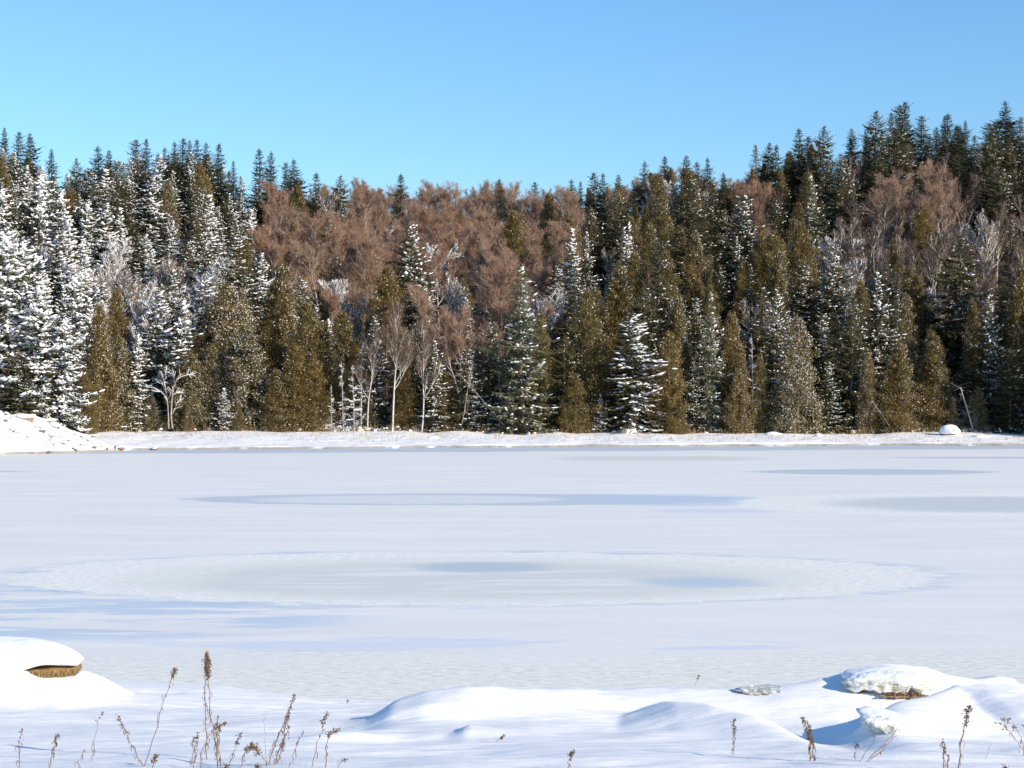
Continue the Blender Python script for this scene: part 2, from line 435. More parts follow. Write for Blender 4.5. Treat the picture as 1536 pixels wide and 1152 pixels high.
def bank(x, y):
    x = np.asarray(x, float); y = np.asarray(y, float)
    b = bank_base(x, y)
    h = np.zeros_like(b)
    for P, wf, wb, tp in RIDGES:
        yc = np.interp(x, P[:, 0], P[:, 1]) + .08 * vnoise(x * 1.1, y * 0, 2); zc = np.interp(x, P[:, 0], P[:, 2])
        amp = np.maximum(zc - bank_base(x, yc), 0) * sm(P[0, 0] - tp, P[0, 0] + tp, x) * sm(P[-1, 0] + tp, P[-1, 0] - tp, x)
        s = y - yc
        prof = np.where(s < 0, np.exp(-np.abs(s / wf) ** 1.6), np.exp(-np.abs(s / wb) ** 2))
        h = np.maximum(h, amp * prof) + .04 * np.minimum(h, amp * prof)
    fl = sm(29, 26.5, y)
    n = .045 * vnoise(x * .55, y * .9, 11) + .018 * vnoise(x * 1.6, y * 2.6, 12) + .006 * vnoise(x * 5, y * 9, 13)
    return b + h + n * fl
def bz(x, y): return float(bank(np.array([x]), np.array([y]))[0])
def bank_hit(px, py):
    """the first point of the snow bank on a photo ray"""
    Y = 9.0
    while Y < 30:
        x = px_x(px, Y); z = bz(x, Y)
        if HY + F * (CAM_Z - z) / Y <= py: return x, Y, z
        Y += .03
    return px_x(px, 26), 26.0, 0.0
xs_ = np.concatenate([np.arange(-420, -10, 5.0), np.arange(-10, 10, .05), np.arange(10, 420, 5.0)])
ys_ = np.concatenate([np.arange(-60, 8, 2.0), np.arange(8, 11, .25), np.arange(11, 29.5, .05), np.arange(29.5, 36, .6)])
tag(grid_mesh('snow_bank', xs_, ys_, bank, M['bank']), kind='structure')

# ------------------------------------------------------------------ tree builders: every prototype is (name, [(part name, mesh), ...])
WIND = nrm(np.array([.80, -.55, .0]))
TRUNK = {}
def trunk_mesh(seed, H, r0, mat, lean=0.0, bend=.02):
    r = np.random.default_rng(seed)
    t = np.linspace(0, 1, 9)
    x = lean * t + bend * H * np.cumsum(r.normal(0, .12, 9)); y = bend * H * np.cumsum(r.normal(0, .12, 9))
    P = np.stack([x - x[0], y - y[0], -.4 + (H + .4) * t], 1)
    mb = MB(); tubes(mb, P[None], (r0 * (1 - .93 * t))[None], 7)
    return mb, P

def spruce(seed, H, Rr, snow, mat, dense=1.0, irregular=.18, start=.04, droop=1.0, pw=.82, jit=8):
    global rng
    rng = np.random.default_rng(seed)
    tm, P = trunk_mesh(seed, H, .012 * H + .04, M['bark'])
    zs, z = [], start * H
    while z < H * .985:
        zs.append(z); z += (.34 - .16 * z / H) / dense ** .5 * rng.uniform(.75, 1.25)
    br = []
    for z in zs:
        t = z / H
        lvl = 1 + irregular * rng.normal()
        nb = int(rng.integers(6, 9))
        az0 = rng.uniform(0, 6.28)
        for j in range(nb):
            az = az0 + j * 6.283 / nb + rng.normal(0, .2)
            side = 1 + irregular * .9 * math.sin(az * 2 + seed) * math.sin(z * 1.7 + seed * 2)
            L = (Rr * (1 - t) ** pw * min(1, .72 + t * 2.4) + .11) * max(.4, lvl) * side * rng.uniform(.6, 1.15)
            br.append((z + rng.uniform(-.1, .1), az, L, t))
    br = np.array(br); n = len(br)
    z, az, L, t = br.T
    el = np.radians(-16 * droop + 44 * t ** 1.4 + rng.normal(0, jit, n))
    hd = np.stack([np.cos(az), np.sin(az), 0 * az], 1)
    def pt(i, s):
        q = L[i] * s
        zz = z[i] + q * np.sin(el[i]) - .16 * droop * L[i] * np.sin(np.pi * s * .75) * (1 - t[i]) + .10 * L[i] * s ** 3
        bx = np.interp(z[i], P[:, 2], P[:, 0]); by = np.interp(z[i], P[:, 2], P[:, 1])
        return np.stack([bx + q * np.cos(el[i]) * hd[i, 0], by + q * np.cos(el[i]) * hd[i, 1], zz], 1)
    crown = MB()
    ss = np.linspace(0, 1, 4)
    bp = np.stack([pt(np.arange(n), np.full(n, s)) for s in ss], 1)
    tubes(crown, bp, (np.array([.03, .022, .014, .006])[None] * np.clip(L / 2, .3, 1)[:, None]), 3, 1)
    k = np.maximum(4, (L / .075 * dense).astype(int))
    i = np.repeat(np.arange(n), k)
    s = rng.uniform(.12, 1.0, len(i)) ** .8
    b = pt(i, s)
    sgn = rng.choice([-1, 1], len(i))
    sd_ = np.stack([-np.sin(az), np.cos(az), 0 * az], 1)
    d = hd[i] * rng.uniform(.45, 1.0, (len(i), 1)) + sd_[i] * (sgn * rng.uniform(.35, 1.0, len(i)))[:, None] + UP * rng.uniform(-.55, .12, (len(i), 1))
    ln = np.clip(.42 * L[i] * (1.08 - s), .16, .62) * rng.uniform(.7, 1.3, len(i))
    blades(crown, b, d, ln, ln * .27 + .035)
    b2 = b + rng.normal(0, .05, b.shape)                                  # hanging twiglets and the second layer of sprays
    d2 = hd[i] * .35 + sd_[i] * (sgn * .35)[:, None] + np.array([0, 0, -.75])
    sel = rng.random(len(i)) < .55
    blades(crown, b2[sel], d2[sel] + rng.normal(0, .2, (sel.sum(), 3)), ln[sel] * .75, .10)
    a = np.linspace(H * .93, H, 14)                                        # leader
    blades(crown, np.stack([np.interp(a, P[:, 2], P[:, 0]), np.interp(a, P[:, 2], P[:, 1]), a], 1), np.stack([np.cos(a * 40), np.sin(a * 40), .9 + 0 * a], 1), .26, .07)
    parts = [('trunk', tm.mesh('trunk', [M['bark']], True)), ('crown', crown.mesh('crown', [mat, M['bark']]))]
    if snow > 0:
        sb = MB()
        face = .5 + .5 * (hd @ WIND)
        patch = .5 + .5 * np.sin(az * 1.5 + seed) * np.sin(z * .9 + seed * 1.3)
        w = np.clip(snow * (.10 + 1.15 * face ** 1.5) * np.clip(.1 + 1.5 * patch + rng.normal(0, .25, n), .02, 1.6) * (1.0 - .5 * t ** 3), 0, 1.4)
        kk = rng.poisson(w * np.clip(L / .24, 1, 14))
        i2 = np.repeat(np.arange(n), kk); s2 = rng.uniform(.25, 1.02, len(i2))
        cpos = pt(i2, s2) + UP * .05 + sd_[i2] * (rng.normal(0, .16, len(i2)) * np.clip(L[i2], .3, 2) * .8)[:, None]
        tang = nrm(pt(i2, s2) - pt(i2, s2 - .1))
        sz = rng.uniform(.4, 1.6, (len(i2), 1)) * np.array([[.15, .085, .045]]) * (.8 + .32 * min(snow, 2.0))
        clods(sb, cpos, sz, tang + rng.normal(0, .25, tang.shape) * [1, 1, .4])
        keep = rng.random(len(i)) < w[i] * (.62 if snow > 1 else .42)                             # a dusting on the sprays themselves
        blades(sb, b[keep] + UP * .035, d[keep], ln[keep] * .9, ln[keep] * (.24 if snow > 1 else .17) + .024)
        parts.append(('snow', sb.mesh('snow', [M['tsnow']], True)))
    return parts

def cedar(seed, H, Rr, snow, mat, leaders=1, n_clump=330):
    global rng
    rng = np.random.default_rng(seed)
    tm, P = trunk_mesh(seed, H * .96, .013 * H + .05, M['bark'])
    crown, sb = MB(), MB()
    for q in range(leaders):
        hh = H * (1 if q == 0 else rng.uniform(.72, .93)); ox, oy = (0, 0) if q == 0 else rng.uniform(-.5, .5, 2) * Rr
        rr = Rr * (1 if leaders == 1 else .78)
        nc = int(n_clump / leaders ** .5)
        t = rng.uniform(.015, 1, nc) ** 1.15; az = rng.uniform(0, 6.283, nc)
        prof = rr * np.minimum(1, .62 + 3 * t) * (1 - t) ** .60
        prof *= 1 + .25 * np.sin(az * 3 + seed + t * 9) + .20 * np.sin(t * 27 + az * 2 + seed) + rng.normal(0, .10, nc)
        dep = rng.uniform(.45, 1.05, nc)
        c = np.stack([ox + np.cos(az) * prof * dep, oy + np.sin(az) * prof * dep, t * hh], 1)
        m = rng.integers(55, 95, nc)
        i = np.repeat(np.arange(nc), m)
        spread = (.13 + .11 * (1 - t[i]))[:, None] * rng.uniform(.7, 1.3, nc)[i][:, None]
        b = c[i] + rng.normal(0, 1, (len(i), 3)) * spread * [1, 1, 1.35]
        out = np.stack([np.cos(az[i]), np.sin(az[i]), 0 * i], 1)
        d = out * rng.uniform(0, .9, (len(i), 1)) + UP * rng.uniform(.35, 1.1, (len(i), 1)) + rng.normal(0, .35, (len(i), 3))
        ln = rng.uniform(.10, .30, len(i))
        blades(crown, b, d, ln, ln * .27 + .012)
        if snow > 0:
            w = np.clip(snow * (.3 + .9 * (.5 + .5 * out @ WIND)), 0, 1)
            keep = rng.random(len(i)) < w * .085
            kk = keep.sum()
            clods(sb, b[keep] + UP * .04 + out[keep] * .1, rng.uniform(.5, 1.3, (kk, 1)) * np.array([[.062, .05, .036]]), d[keep] * [1, 1, .3] + [.1, 0, 0])
            keep = rng.random(len(i)) < w ** 1.3 * .16
            blades(sb, b[keep] + out[keep] * .05, d[keep], ln[keep] * .8, .045)
    parts = [('trunk', tm.mesh('trunk', [M['bark']], True)), ('crown', crown.mesh('crown', [mat]))]
    if snow > 0: parts.append(('snow', sb.mesh('snow', [M['tsnow']])))
    return parts

def grow(start, d, ln, nseg, upb, jit):
    n = len(start)
    P = [start]; d = nrm(d)
    for s in range(nseg):
        d = nrm(d + rng.normal(0, jit, (n, 3)) + UP * upb)
        P.append(P[-1] + d * (ln / nseg)[:, None])
    return np.stack(P, 1)
def kids(P, ln, per, ang, f, lo=.25):
    """children on polylines P (n,k,3)"""
    n, kk, _ = P.shape
    i = np.repeat(np.arange(n), per); s = rng.uniform(lo, 1.0, len(i)); q = s * (kk - 1); a = np.minimum(q.astype(int), kk - 2); fr = (q - a)[:, None]
    st = P[i, a] * (1 - fr) + P[i, a + 1] * fr
    dd = nrm(P[i, a + 1] - P[i, a])
    pr = nrm(np.cross(dd, nrm(rng.normal(0, 1, (len(i), 3)))))
    an = np.radians(rng.normal(ang, 10, len(i)))[:, None]
    return st, dd * np.cos(an) + pr * np.sin(an), f * ln[i] * (1.15 - .6 * s) * rng.uniform(.7, 1.3, len(i))

def hardwood(seed, H, trunk_mat, limb_mat, twig_mat, crown_start=.35, spread=38, stems=1, snow=0.0, fine=1.0, twig_w=.026, narrow=1.0, thick=1.0, bend=.07, ang3=34):
    global rng
    rng = np.random.default_rng(seed)
    tr, cr, sb = MB(), MB(), MB()
    for q in range(stems):
        h = H * rng.uniform(.85, 1) if q else H
        az = rng.uniform(0, 6.28)
        le = .0 if stems == 1 else .26
        T = grow(np.array([[math.cos(az) * .12 * q, math.sin(az) * .12 * q, -.3]]), np.array([[math.cos(az) * le * bend / .07, math.sin(az) * le * bend / .07, 1.0]]), np.array([h * .80]), 8, .10, bend)
        tubes(tr, T, (np.linspace(1, .16, 9) * (.0105 * H + .02) * thick ** 1.5 / stems ** .4)[None], 6)
        s1, d1, l1 = kids(T, np.array([h * .80]), 11, spread, .42 * narrow, crown_start)
        L1 = grow(s1, d1, l1, 5, .20, .10)
        tubes(cr, L1, np.linspace(.052, .014, 6)[None] * np.clip(l1 / 3, .5, 1.3)[:, None] * thick, 4, 0)
        s2, d2, l2 = kids(np.concatenate([L1, T[:, 3:9][:, [0, 1, 2, 3, 4, 5]]]), np.append(l1, h * .4), 8, 36, .50, .2)
        L2 = grow(s2, d2, l2, 4, .16, .12)
        tubes(cr, L2, np.linspace(.024, .008, 5)[None] * thick, 3, 0)
        s3, d3, l3 = kids(L2, l2, int(8 * fine), ang3, .58, .08)
        l3 = np.clip(l3, .25, 1.6)
        L3 = grow(s3, d3, l3, 2, .26, .10)
        tubes(cr, L3, np.array([[.013, .009, .006]]), 3, 1)
        s4, d4, l4 = kids(L3, l3, int(6 * fine), ang3, .8, .05)
        blades(cr, s4, d4 + UP * .6, np.clip(l4, .2, 1.0), twig_w, 1)
        if snow > 0:
            for LL, r_, wd in ((L1, .06, .09), (L2, .025, .06)):
                kp = rng.random(len(LL)) < snow
                Q = LL[kp]
                if len(Q) == 0: continue
                tubes(sb, Q + UP * r_ * .8, np.full((1, Q.shape[1]), wd * .5), 4)
            mids = L3[rng.random(len(L3)) < snow * .5]
            if len(mids): tubes(sb, mids + UP * .02, np.full((1, 3), .022), 3)
            sel = rng.random(len(s4)) < snow * .30
            clods(sb, s4[sel], rng.uniform(.5, 1.2, (sel.sum(), 1)) * np.array([[.10, .05, .04]]), d4[sel])
    parts = [('trunk', tr.mesh('trunk', [trunk_mat], True)), ('crown', cr.mesh('crown', [limb_mat, twig_mat]))]
    if snow > 0: parts.append(('snow', sb.mesh('snow', [M['tsnow']])))
    return parts

def bare_conifer(seed, H, Rr, snow, limb, twig, twigs=1.0, wd=.03):
    """dead spruce or leafless larch"""
    global rng
    rng = np.random.default_rng(seed)
    tm, P = trunk_mesh(seed, H, .008 * H + .03, limb, lean=rng.uniform(-.3, .3))
    n = int(H * 11)
    z = rng.uniform(.08, .98, n) * H; t = z / H; az = rng.uniform(0, 6.283, n)
    L = (Rr * (1 - t) ** .8 + .12) * rng.uniform(.4, 1.15, n)
    st = np.stack([np.interp(z, P[:, 2], P[:, 0]), np.interp(z, P[:, 2], P[:, 1]), z], 1)
    d = np.stack([np.cos(az), np.sin(az), -.12 + .5 * t], 1)
    Q = grow(st, d, L, 4, .03, .10)
    cr, sb = MB(), MB()
    tubes(cr, Q, np.array([[.018, .014, .011, .009, .005]]), 3, 0)
    s2, d2, l2 = kids(Q, L, int(9 * twigs) + 2, 48, .38, .15)
    blades(cr, s2, d2, np.clip(l2, .12, .8), wd, 1)
    s3, d3, l3 = kids(np.stack([s2, s2 + nrm(d2) * np.clip(l2, .12, .8)[:, None]], 1), np.clip(l2, .12, .8), int(4 * twigs), 45, .6, .1)
    blades(cr, s3, d3, np.clip(l3, .1, .5), wd * .8, 1)
    parts = [('trunk', tm.mesh('trunk', [limb], True)), ('crown', cr.mesh('crown', [limb, twig]))]
    if snow > 0:
        kp = rng.random(n) < snow
        tubes(sb, Q[kp] + UP * .02, np.full((1, 5), .03), 4)
        sel = rng.random(len(s2)) < snow * .3
        blades(sb, s2[sel] + UP * .02, d2[sel], np.clip(l2[sel], .12, .8), .05)
        parts.append(('snow', sb.mesh('snow', [M['tsnow']])))
    return parts

PROTO = {
    'dark': [spruce(100 + i, 12, (2.9, 3.4, 2.6, 3.3)[i], 0, M['spruce_dark'], irregular=.24, pw=.86, dense=1.1) for i in range(4)],
    'light': [spruce(120 + i, 12, (2.6, 3.0, 2.3, 2.8)[i], .22, M['spruce'], pw=(.76, .70, .8, .66)[i], irregular=.26) for i in range(4)],
    'mid': [spruce(140 + i, 12, (2.4, 2.8, 2.2, 3.0)[i], .72, M['spruce'], pw=(.78, .7, .8, .72)[i], irregular=.26) for i in range(4)],
    'heavy': [spruce(160 + i, 12, (2.3, 2.8, 2.5)[i], 1.6, M['spruce'], droop=1.5, irregular=.27, jit=13) for i in range(3)],
    'laden': [spruce(180 + i, 12, (2.6, 3.0)[i], 2.6, M['spruce'], droop=1.9, irregular=.36, jit=25, dense=1.2) for i in range(2)],
    'pale': [spruce(190 + i, 12, (2.4, 1.9)[i], .5, M['spruce_pale'], dense=1.25, irregular=.26) for i in range(2)],
    'cedar': [cedar(200 + i, 11, (2.1, 1.8, 2.3, 2.1, 2.5, 1.9)[i], (.25, .55, .40, .2, .65, .35)[i], M['cedar'], (1, 1, 2, 3, 3, 2)[i]) for i in range(6)],
    'cedar_snow': [cedar(220 + i, 11, (2.1, 1.9)[i], (1.5, 1.1)[i], M['cedar'], (1, 2)[i]) for i in range(2)],
    'maple': [hardwood(300 + i, 10.5, M['bark_grey'], M['bark_grey'], M['maple'], .34, 46, (1, 2, 2, 1)[i], 0, 1.5, .0125, 1.15, 1.15, .07, 52) for i in range(4)],
    'maple_snow': [hardwood(320 + i, 10, M['bark_grey'], M['bark_grey'], M['grey_twig'], .25, 44, (1, 2)[i], .95, 1.2, .022, 1.1, 1.1, .07, 44) for i in range(2)],
    'grey': [hardwood(380 + i, 9, M['bark_grey'], M['bark_grey'], M['grey_twig'], .22, 40, (2, 3, 1)[i], (.25, .45, .1)[i], 1.2, .02, 1.0) for i in range(3)],
    'birch': [hardwood(340 + i, 11, M['bark_white'], M['bark_white'], M['birch_twig'], .38, 28, (1, 1, 2, 2, 3)[i], 0, .9, .014, (.72, .72, .72, .95, 1.0)[i], (.72, .72, .72, 1.15, 1.2)[i], (.04, .04, .04, .08, .09)[i]) for i in range(5)],
    'larch': [bare_conifer(400 + i, 11, 1.7, 0, M['bark'], M['larch'], 1.7, .035) for i in range(2)],
    'dead': [bare_conifer(420 + i, 6, (.8, .6)[i], .55, M['bark_grey'], M['bark_grey'], .6, .02) for i in range(2)],
}
HP = {'dark': 12, 'light': 12, 'mid': 12, 'heavy': 12, 'laden': 12, 'pale': 12, 'cedar': 11, 'cedar_snow': 11, 'maple': 10.3, 'maple_snow': 10, 'birch': 10.5, 'grey': 9, 'fork': 4.1, 'larch': 11, 'dead': 6}
NAME = {'dark': 'spruce_tree', 'light': 'spruce_tree', 'mid': 'spruce_tree', 'heavy': 'spruce_tree', 'laden': 'spruce_tree', 'pale': 'spruce_tree', 'cedar': 'cedar_tree',
        'cedar_snow': 'cedar_tree', 'maple': 'maple_tree', 'maple_snow': 'maple_tree', 'birch': 'birch_tree', 'grey': 'maple_tree', 'fork': 'forked_tree', 'larch': 'larch_tree', 'dead': 'dead_tree'}
TREES = []           # (root, kind, px, top py, base py, label or None)
def plant(kind, x, y, H, wide=1.0, label=None, sink=.1, lean=0.0, var=None):
    ps = PROTO[kind]; v = rnd.randrange(len(ps)) if var is None else var
    sc = H / HP[kind]
    z = gz(x, y)
    r = empty(NAME[kind], (x, y, z - sink), rnd.uniform(-.6, .6) if kind not in ('maple', 'dark', 'birch', 'larch', 'dead', 'cedar') else rnd.uniform(0, 6.28))
    r.scale = (sc * wide, sc * wide, sc)
    r.rotation_euler[1] = R(lean)
    for nm, me in ps[v]: link(nm, me, r)
    tx, ty = to_px(x, y, z + H)
    TREES.append((r, kind, tx, ty, to_px(x, y, z)[1], label))
    return r
def key(kind, px, top, Y, hw=None, label=None, var=None, lean=0.0):
    """a tree seen in the photo: column, row of its tip, distance"""
    x = px_x(px, Y); z = gz(x, Y); H = px_z(top, Y) - z
    ps = {'laden': 2.7, 'cedar': 1.85, 'cedar_snow': 1.8, 'pale': 2.15, 'heavy': 2.2, 'dark': 2.5, 'light': 2.35, 'mid': 2.3}.get(kind)
    wide = 1.0 if hw is None or ps is None else 1.15 * (hw / F * Y) / (ps * H / HP[kind])
    return plant(kind, x, Y, H, min(1.9, max(.55, wide)), label, lean=lean, var=var)

# ------------------------------------------------------------------ trees one can point to, along the water's edge
KEYS = [
    ('laden', -45, 330, 131.5, 85, 'tall snow-plastered spruce cut off by the picture edge above the rubble slope'),
    ('laden', 12, 338, 131, 62, 'tallest snow-plastered spruce standing whole above the rubble slope'),
    ('laden', 60, 412, 130, 52, 'broad snow-plastered spruce in the middle of the rubble slope top'),
    ('laden', 98, 470, 130.5, 40, 'shorter snow-plastered spruce at the pond end of the rubble slope'),
    ('light', 28, 520, 128.2, 30, 'small olive spruce with bare snowless patches in front of the snow-plastered spruces'),
    ('cedar', 149, 462, 146, 30, 'golden pointed cedar beside the snow-plastered spruces'),
    ('cedar', 178, 505, 147, 26, 'golden cedar dusted with snow just beside the pointed golden cedar'),
    ('cedar', 124, 560, 139, 24, 'low brown cedar at the foot of the snow-plastered spruces'),
    ('heavy', 204, 498, 147, 24, 'slim snow-heavy spruce between the golden cedars and the forked snowy tree'),
    ('heavy', 236, 430, 152, 40, 'tall snow-heavy spruce behind the forked snowy tree'),
    ('heavy', 272, 446, 150, 36, 'broad snow-heavy spruce with brightest boughs above the forked snowy tree'),
    ('cedar', 286, 530, 148, 34, 'low round green-gold cedar beside the forked snowy tree'),
    ('cedar', 225, 590, 147, 22, 'low dark cedar bush under the forked snowy tree'),
    ('mid', 352, 345, 168, 46, 'tall dark-topped spruce with a snow-covered sunny side'),
    ('cedar_snow', 338, 430, 153, 44, 'tall grey-green cedar speckled with snow below the dark-topped spruce'),
    ('cedar_snow', 370, 490, 148, 44, 'broad low cedar finely speckled with snow at the marsh edge'),
    ('cedar', 318, 520, 149, 26, 'dark narrow cedar between the round green-gold cedar and the speckled cedars'),
    ('cedar', 424, 398, 158, 36, 'tall brown cedar standing behind the low golden cedars'),
    ('cedar', 440, 520, 147, 34, 'broad golden cedar bushing out at the marsh edge before the dead spruces'),
    ('cedar', 415, 555, 146.5, 22, 'low golden cedar leaning on the speckled cedar'),
    ('mid', 474, 458, 156, 26, 'slim layered snowy spruce behind the dead grey spruces'),
    ('heavy', 490, 475, 158, 20, 'narrow snow-white spruce tip behind the dead grey spruces'),
    ('cedar', 468, 530, 148, 24, 'narrow snow-flecked cedar touching the dead grey spruces'),
    ('dead', 497, 575, 146.5, None, 'shortest of the dead grey spruces, with snowy branch stubs'),
    ('dead', 515, 540, 147, None, 'bushiest of the dead grey spruces, webbed with bare snowy twigs'),
    ('dead', 531, 545, 146.5, None, 'dead grey spruce between the bushiest one and the bare pole-like one'),
    ('dead', 541, 508, 148, None, 'tallest bare pole-like dead spruce next to the white birch'),
    ('cedar', 515, 470, 152, 30, 'brown cedar towering over the dead grey spruces'),
    ('mid', 562, 470, 150, 28, 'snowy spruce half hidden behind the thin bent birch'),
    ('birch', 552, 478, 147, None, 'thin bent birch between the dead spruces and the white birch', 1, 2.0),
    ('birch', 588, 432, 145.9, None, 'tall white birch with an upswept crown at the marsh edge', 0),
    ('birch', 632, 470, 146, None, 'leaning white birch beside the tall upswept birch', 1, -5.0),
    ('cedar', 607, 545, 148.2, 22, 'rounded golden cedar standing between the two white birches'),
    ('cedar', 580, 405, 158, 34, 'tall brown cedar behind the upswept white birch'),
    ('mid', 614, 335, 172, 44, 'tall bottle-green spruce with a snow-caked sunny flank above the birches'),
    ('heavy', 640, 440, 160, 26, 'snow-caked spruce just below the bottle-green spruce'),
    ('mid', 652, 508, 147, 30, 'bushy snow-tiered spruce beside the leaning birch'),
    ('mid', 700, 520, 148, 30, 'snow-tiered spruce with drooping limbs next to the tall grey-green spruce'),
    ('cedar', 668, 560, 148, 20, 'dark narrow cedar behind the bushy snow-tiered spruce'),
    ('light', 735, 470, 152, 30, 'dark spruce pressed against the tall grey-green spruce'),
    ('larch', 715, 470, 153, None, 'leafless brown larch behind the drooping snow-tiered spruce'),
    ('pale', 782, 398, 147, 50, 'tall grey-green spruce with snowy lower boughs in mid shoreline'),
    ('cedar', 812, 470, 149, 24, 'narrow brown cedar hugging the tall grey-green spruce'),
    ('light', 845, 500, 149, 34, 'shadowed dark spruce between the grey-green spruce and the broad snowy one'),
    ('cedar', 880, 438, 150, 42, 'big dark-brown cedar between the grey-green spruce and the broad snowy one'),
    ('cedar', 862, 560, 146.5, 26, 'low shadowed cedar at the foot of the big dark-brown cedar'),
    ('heavy', 950, 465, 146.8, 50, 'broad snowy spruce with tiers of white boughs reaching the marsh'),
    ('cedar', 1003, 500, 147, 26, 'green-gold cedar touching the broad snowy spruce'),
    ('cedar', 930, 400, 160, 30, 'brown cedar rising behind the broad snowy spruce'),
    ('larch', 975, 385, 158, None, 'leafless rust-brown larch above the broad snowy spruce'),
    ('pale', 1064, 436, 147.5, 32, 'slim grey-green spruce with a snowy skirt'),
    ('mid', 1040, 540, 147.5, 22, 'low snow-tiered spruce beside the slim grey-green spruce'),
    ('cedar', 1098, 470, 149, 24, 'tall golden-brown cedar beside the slim grey-green spruce'),
    ('cedar', 1112, 535, 147, 20, 'low golden cedar in front of the tall golden-brown one'),
    ('dead', 1130, 500, 147, None, 'thin dead spruce snag standing between two golden cedars'),
    ('cedar', 1140, 530, 147, 16, 'slim golden cedar behind the thin dead snag'),
    ('mid', 1165, 428, 150, 32, 'tall snowy spruce rising behind the speckled golden cedar'),
    ('cedar_snow', 1196, 478, 146.5, 28, 'column-shaped golden cedar speckled with snow, lit brighter than its neighbours'),
    ('cedar_snow', 1180, 560, 146, 26, 'low snow-speckled cedar at the foot of the column-shaped golden cedar'),
    ('mid', 1250, 365, 163, 34, 'snow-splashed dark spruce above the shadowed shore'),
    ('mid', 1240, 540, 148, 24, 'small blue-shadowed snowy spruce next to the column-shaped golden cedar'),
    ('light', 1277, 470, 149, 34, 'tall dark spruce in shadow behind the small blue-shadowed one'),
    ('cedar', 1302, 530, 147.5, 17, 'small orange-brown cedar alone in the shadowed shore'),
    ('light', 1345, 440, 150, 28, 'dark olive spruce spire behind the leaning dead pole'),
    ('cedar', 1350, 515, 147.5, 28, 'dark brown cedar below the olive spruce spire'),
    ('light', 1440, 350, 160, 58, 'massive green spruce above the snow-capped boulder'),
    ('cedar', 1400, 515, 148.5, 34, 'wide dim cedar behind the snow-capped boulder'),
    ('mid', 1480, 440, 152, 30, 'snow-streaked spruce standing beside the massive green spruce'),
    ('light', 1515, 520, 148, 34, 'dark shadowed spruce at the shore beyond the leaning grey pole'),
    ('cedar', 1535, 400, 154, 36, 'tall brown cedar cut off by the picture edge past the snow-capped boulder'),
    ('pale', 1216, 262, 190, 28, 'tall yellow-green spruce standing out high on the slope'),
    ('heavy', 858, 340, 180, 24, 'white-sided spruce among the brown cedars of the middle slope'),
    ('mid', 880, 345, 182, 24, 'snow-tiered dark spruce beside the white-sided spruce on the middle slope'),
    ('heavy', 942, 330, 186, 16, 'little snow-white spruce tip among brown cedars high on the slope'),
    ('mid', 1110, 290, 188, 42, 'large dark spruce with snow-tipped boughs on the upper slope'),
    ('light', 1040, 310, 184, 46, 'large olive spruce on the middle slope over the slim grey-green spruce'),
    ('light', 490, 325, 190, 24, 'dark spruce with one snowy side among the red maples'),
    ('cedar', 770, 320, 190, 26, 'dark brown cedar jutting into the red maples'),
]
for q in KEYS: key(*q)

# skyline trees: tips taken from the photo
SKY = [(5, 190), (22, 196), (48, 198), (78, 222), (118, 236), (150, 218), (163, 224), (203, 208), (218, 207), (247, 220), (263, 211), (273, 207), (283, 209), (295, 208), (308, 213), (325, 214), (350, 240),
       (388, 222), (405, 226), (429, 243), (441, 238), (474, 258), (513, 262), (601, 260), (748, 267), (805, 272), (857, 268), (871, 271), (890, 258), (906, 258), (927, 261), (966, 241), (995, 233), (1030, 232), (1046, 241),
       (1060, 235), (1087, 258), (1135, 216), (1148, 212), (1163, 215), (1195, 192), (1212, 204), (1233, 188), (1278, 192), (1297, 196), (1311, 165), (1334, 168), (1346, 156), (1358, 152), (1381, 172),
       (1416, 173), (1422, 169), (1446, 180), (1462, 202), (1487, 190), (1508, 150), (1530, 174)]
def hill_spot(px, top, H):
    for Y in np.arange(156, 252, .5):
        x = px_x(px, Y)
        if to_px(x, Y, gz(x, Y) + H)[1] <= top: return x, Y
    return None
for px, top in SKY:
    H = rnd.uniform(10.5, 14.5) if px > 900 or px < 520 else rnd.uniform(7.5, 10)
    Y = rnd.uniform(222, 243); x = px_x(px, Y)
    H = max(5.0, px_z(top, Y) - gz(x, Y))
    plant('dark' if rnd.random() < .7 else 'light', x, Y, H, rnd.uniform(.95, 1.4), lean=rnd.gauss(0, 1.2))
for px, top in [(530, 268), (545, 272), (560, 268), (585, 274), (620, 276), (640, 272), (665, 276), (690, 268), (712, 266), (735, 272), (770, 274), (790, 280), (820, 284), (840, 280), (950, 268), (1075, 262), (1110, 262), (1125, 258)]:
    Y = rnd.uniform(226, 242); x = px_x(px, Y); plant('maple', x, Y, max(6, px_z(top, Y) - gz(x, Y)), 1.1)

for _ in range(30):
    px = rnd.uniform(372, 1120); Y = rnd.uniform(216, 240); x = px_x(px, Y)
    plant(rnd.choice(['maple', 'maple', 'grey']), x, Y, max(6, px_z(np.interp(px, TOP_PX, TOP_PY) + rnd.uniform(12, 40), Y) - gz(x, Y)), 1.25)

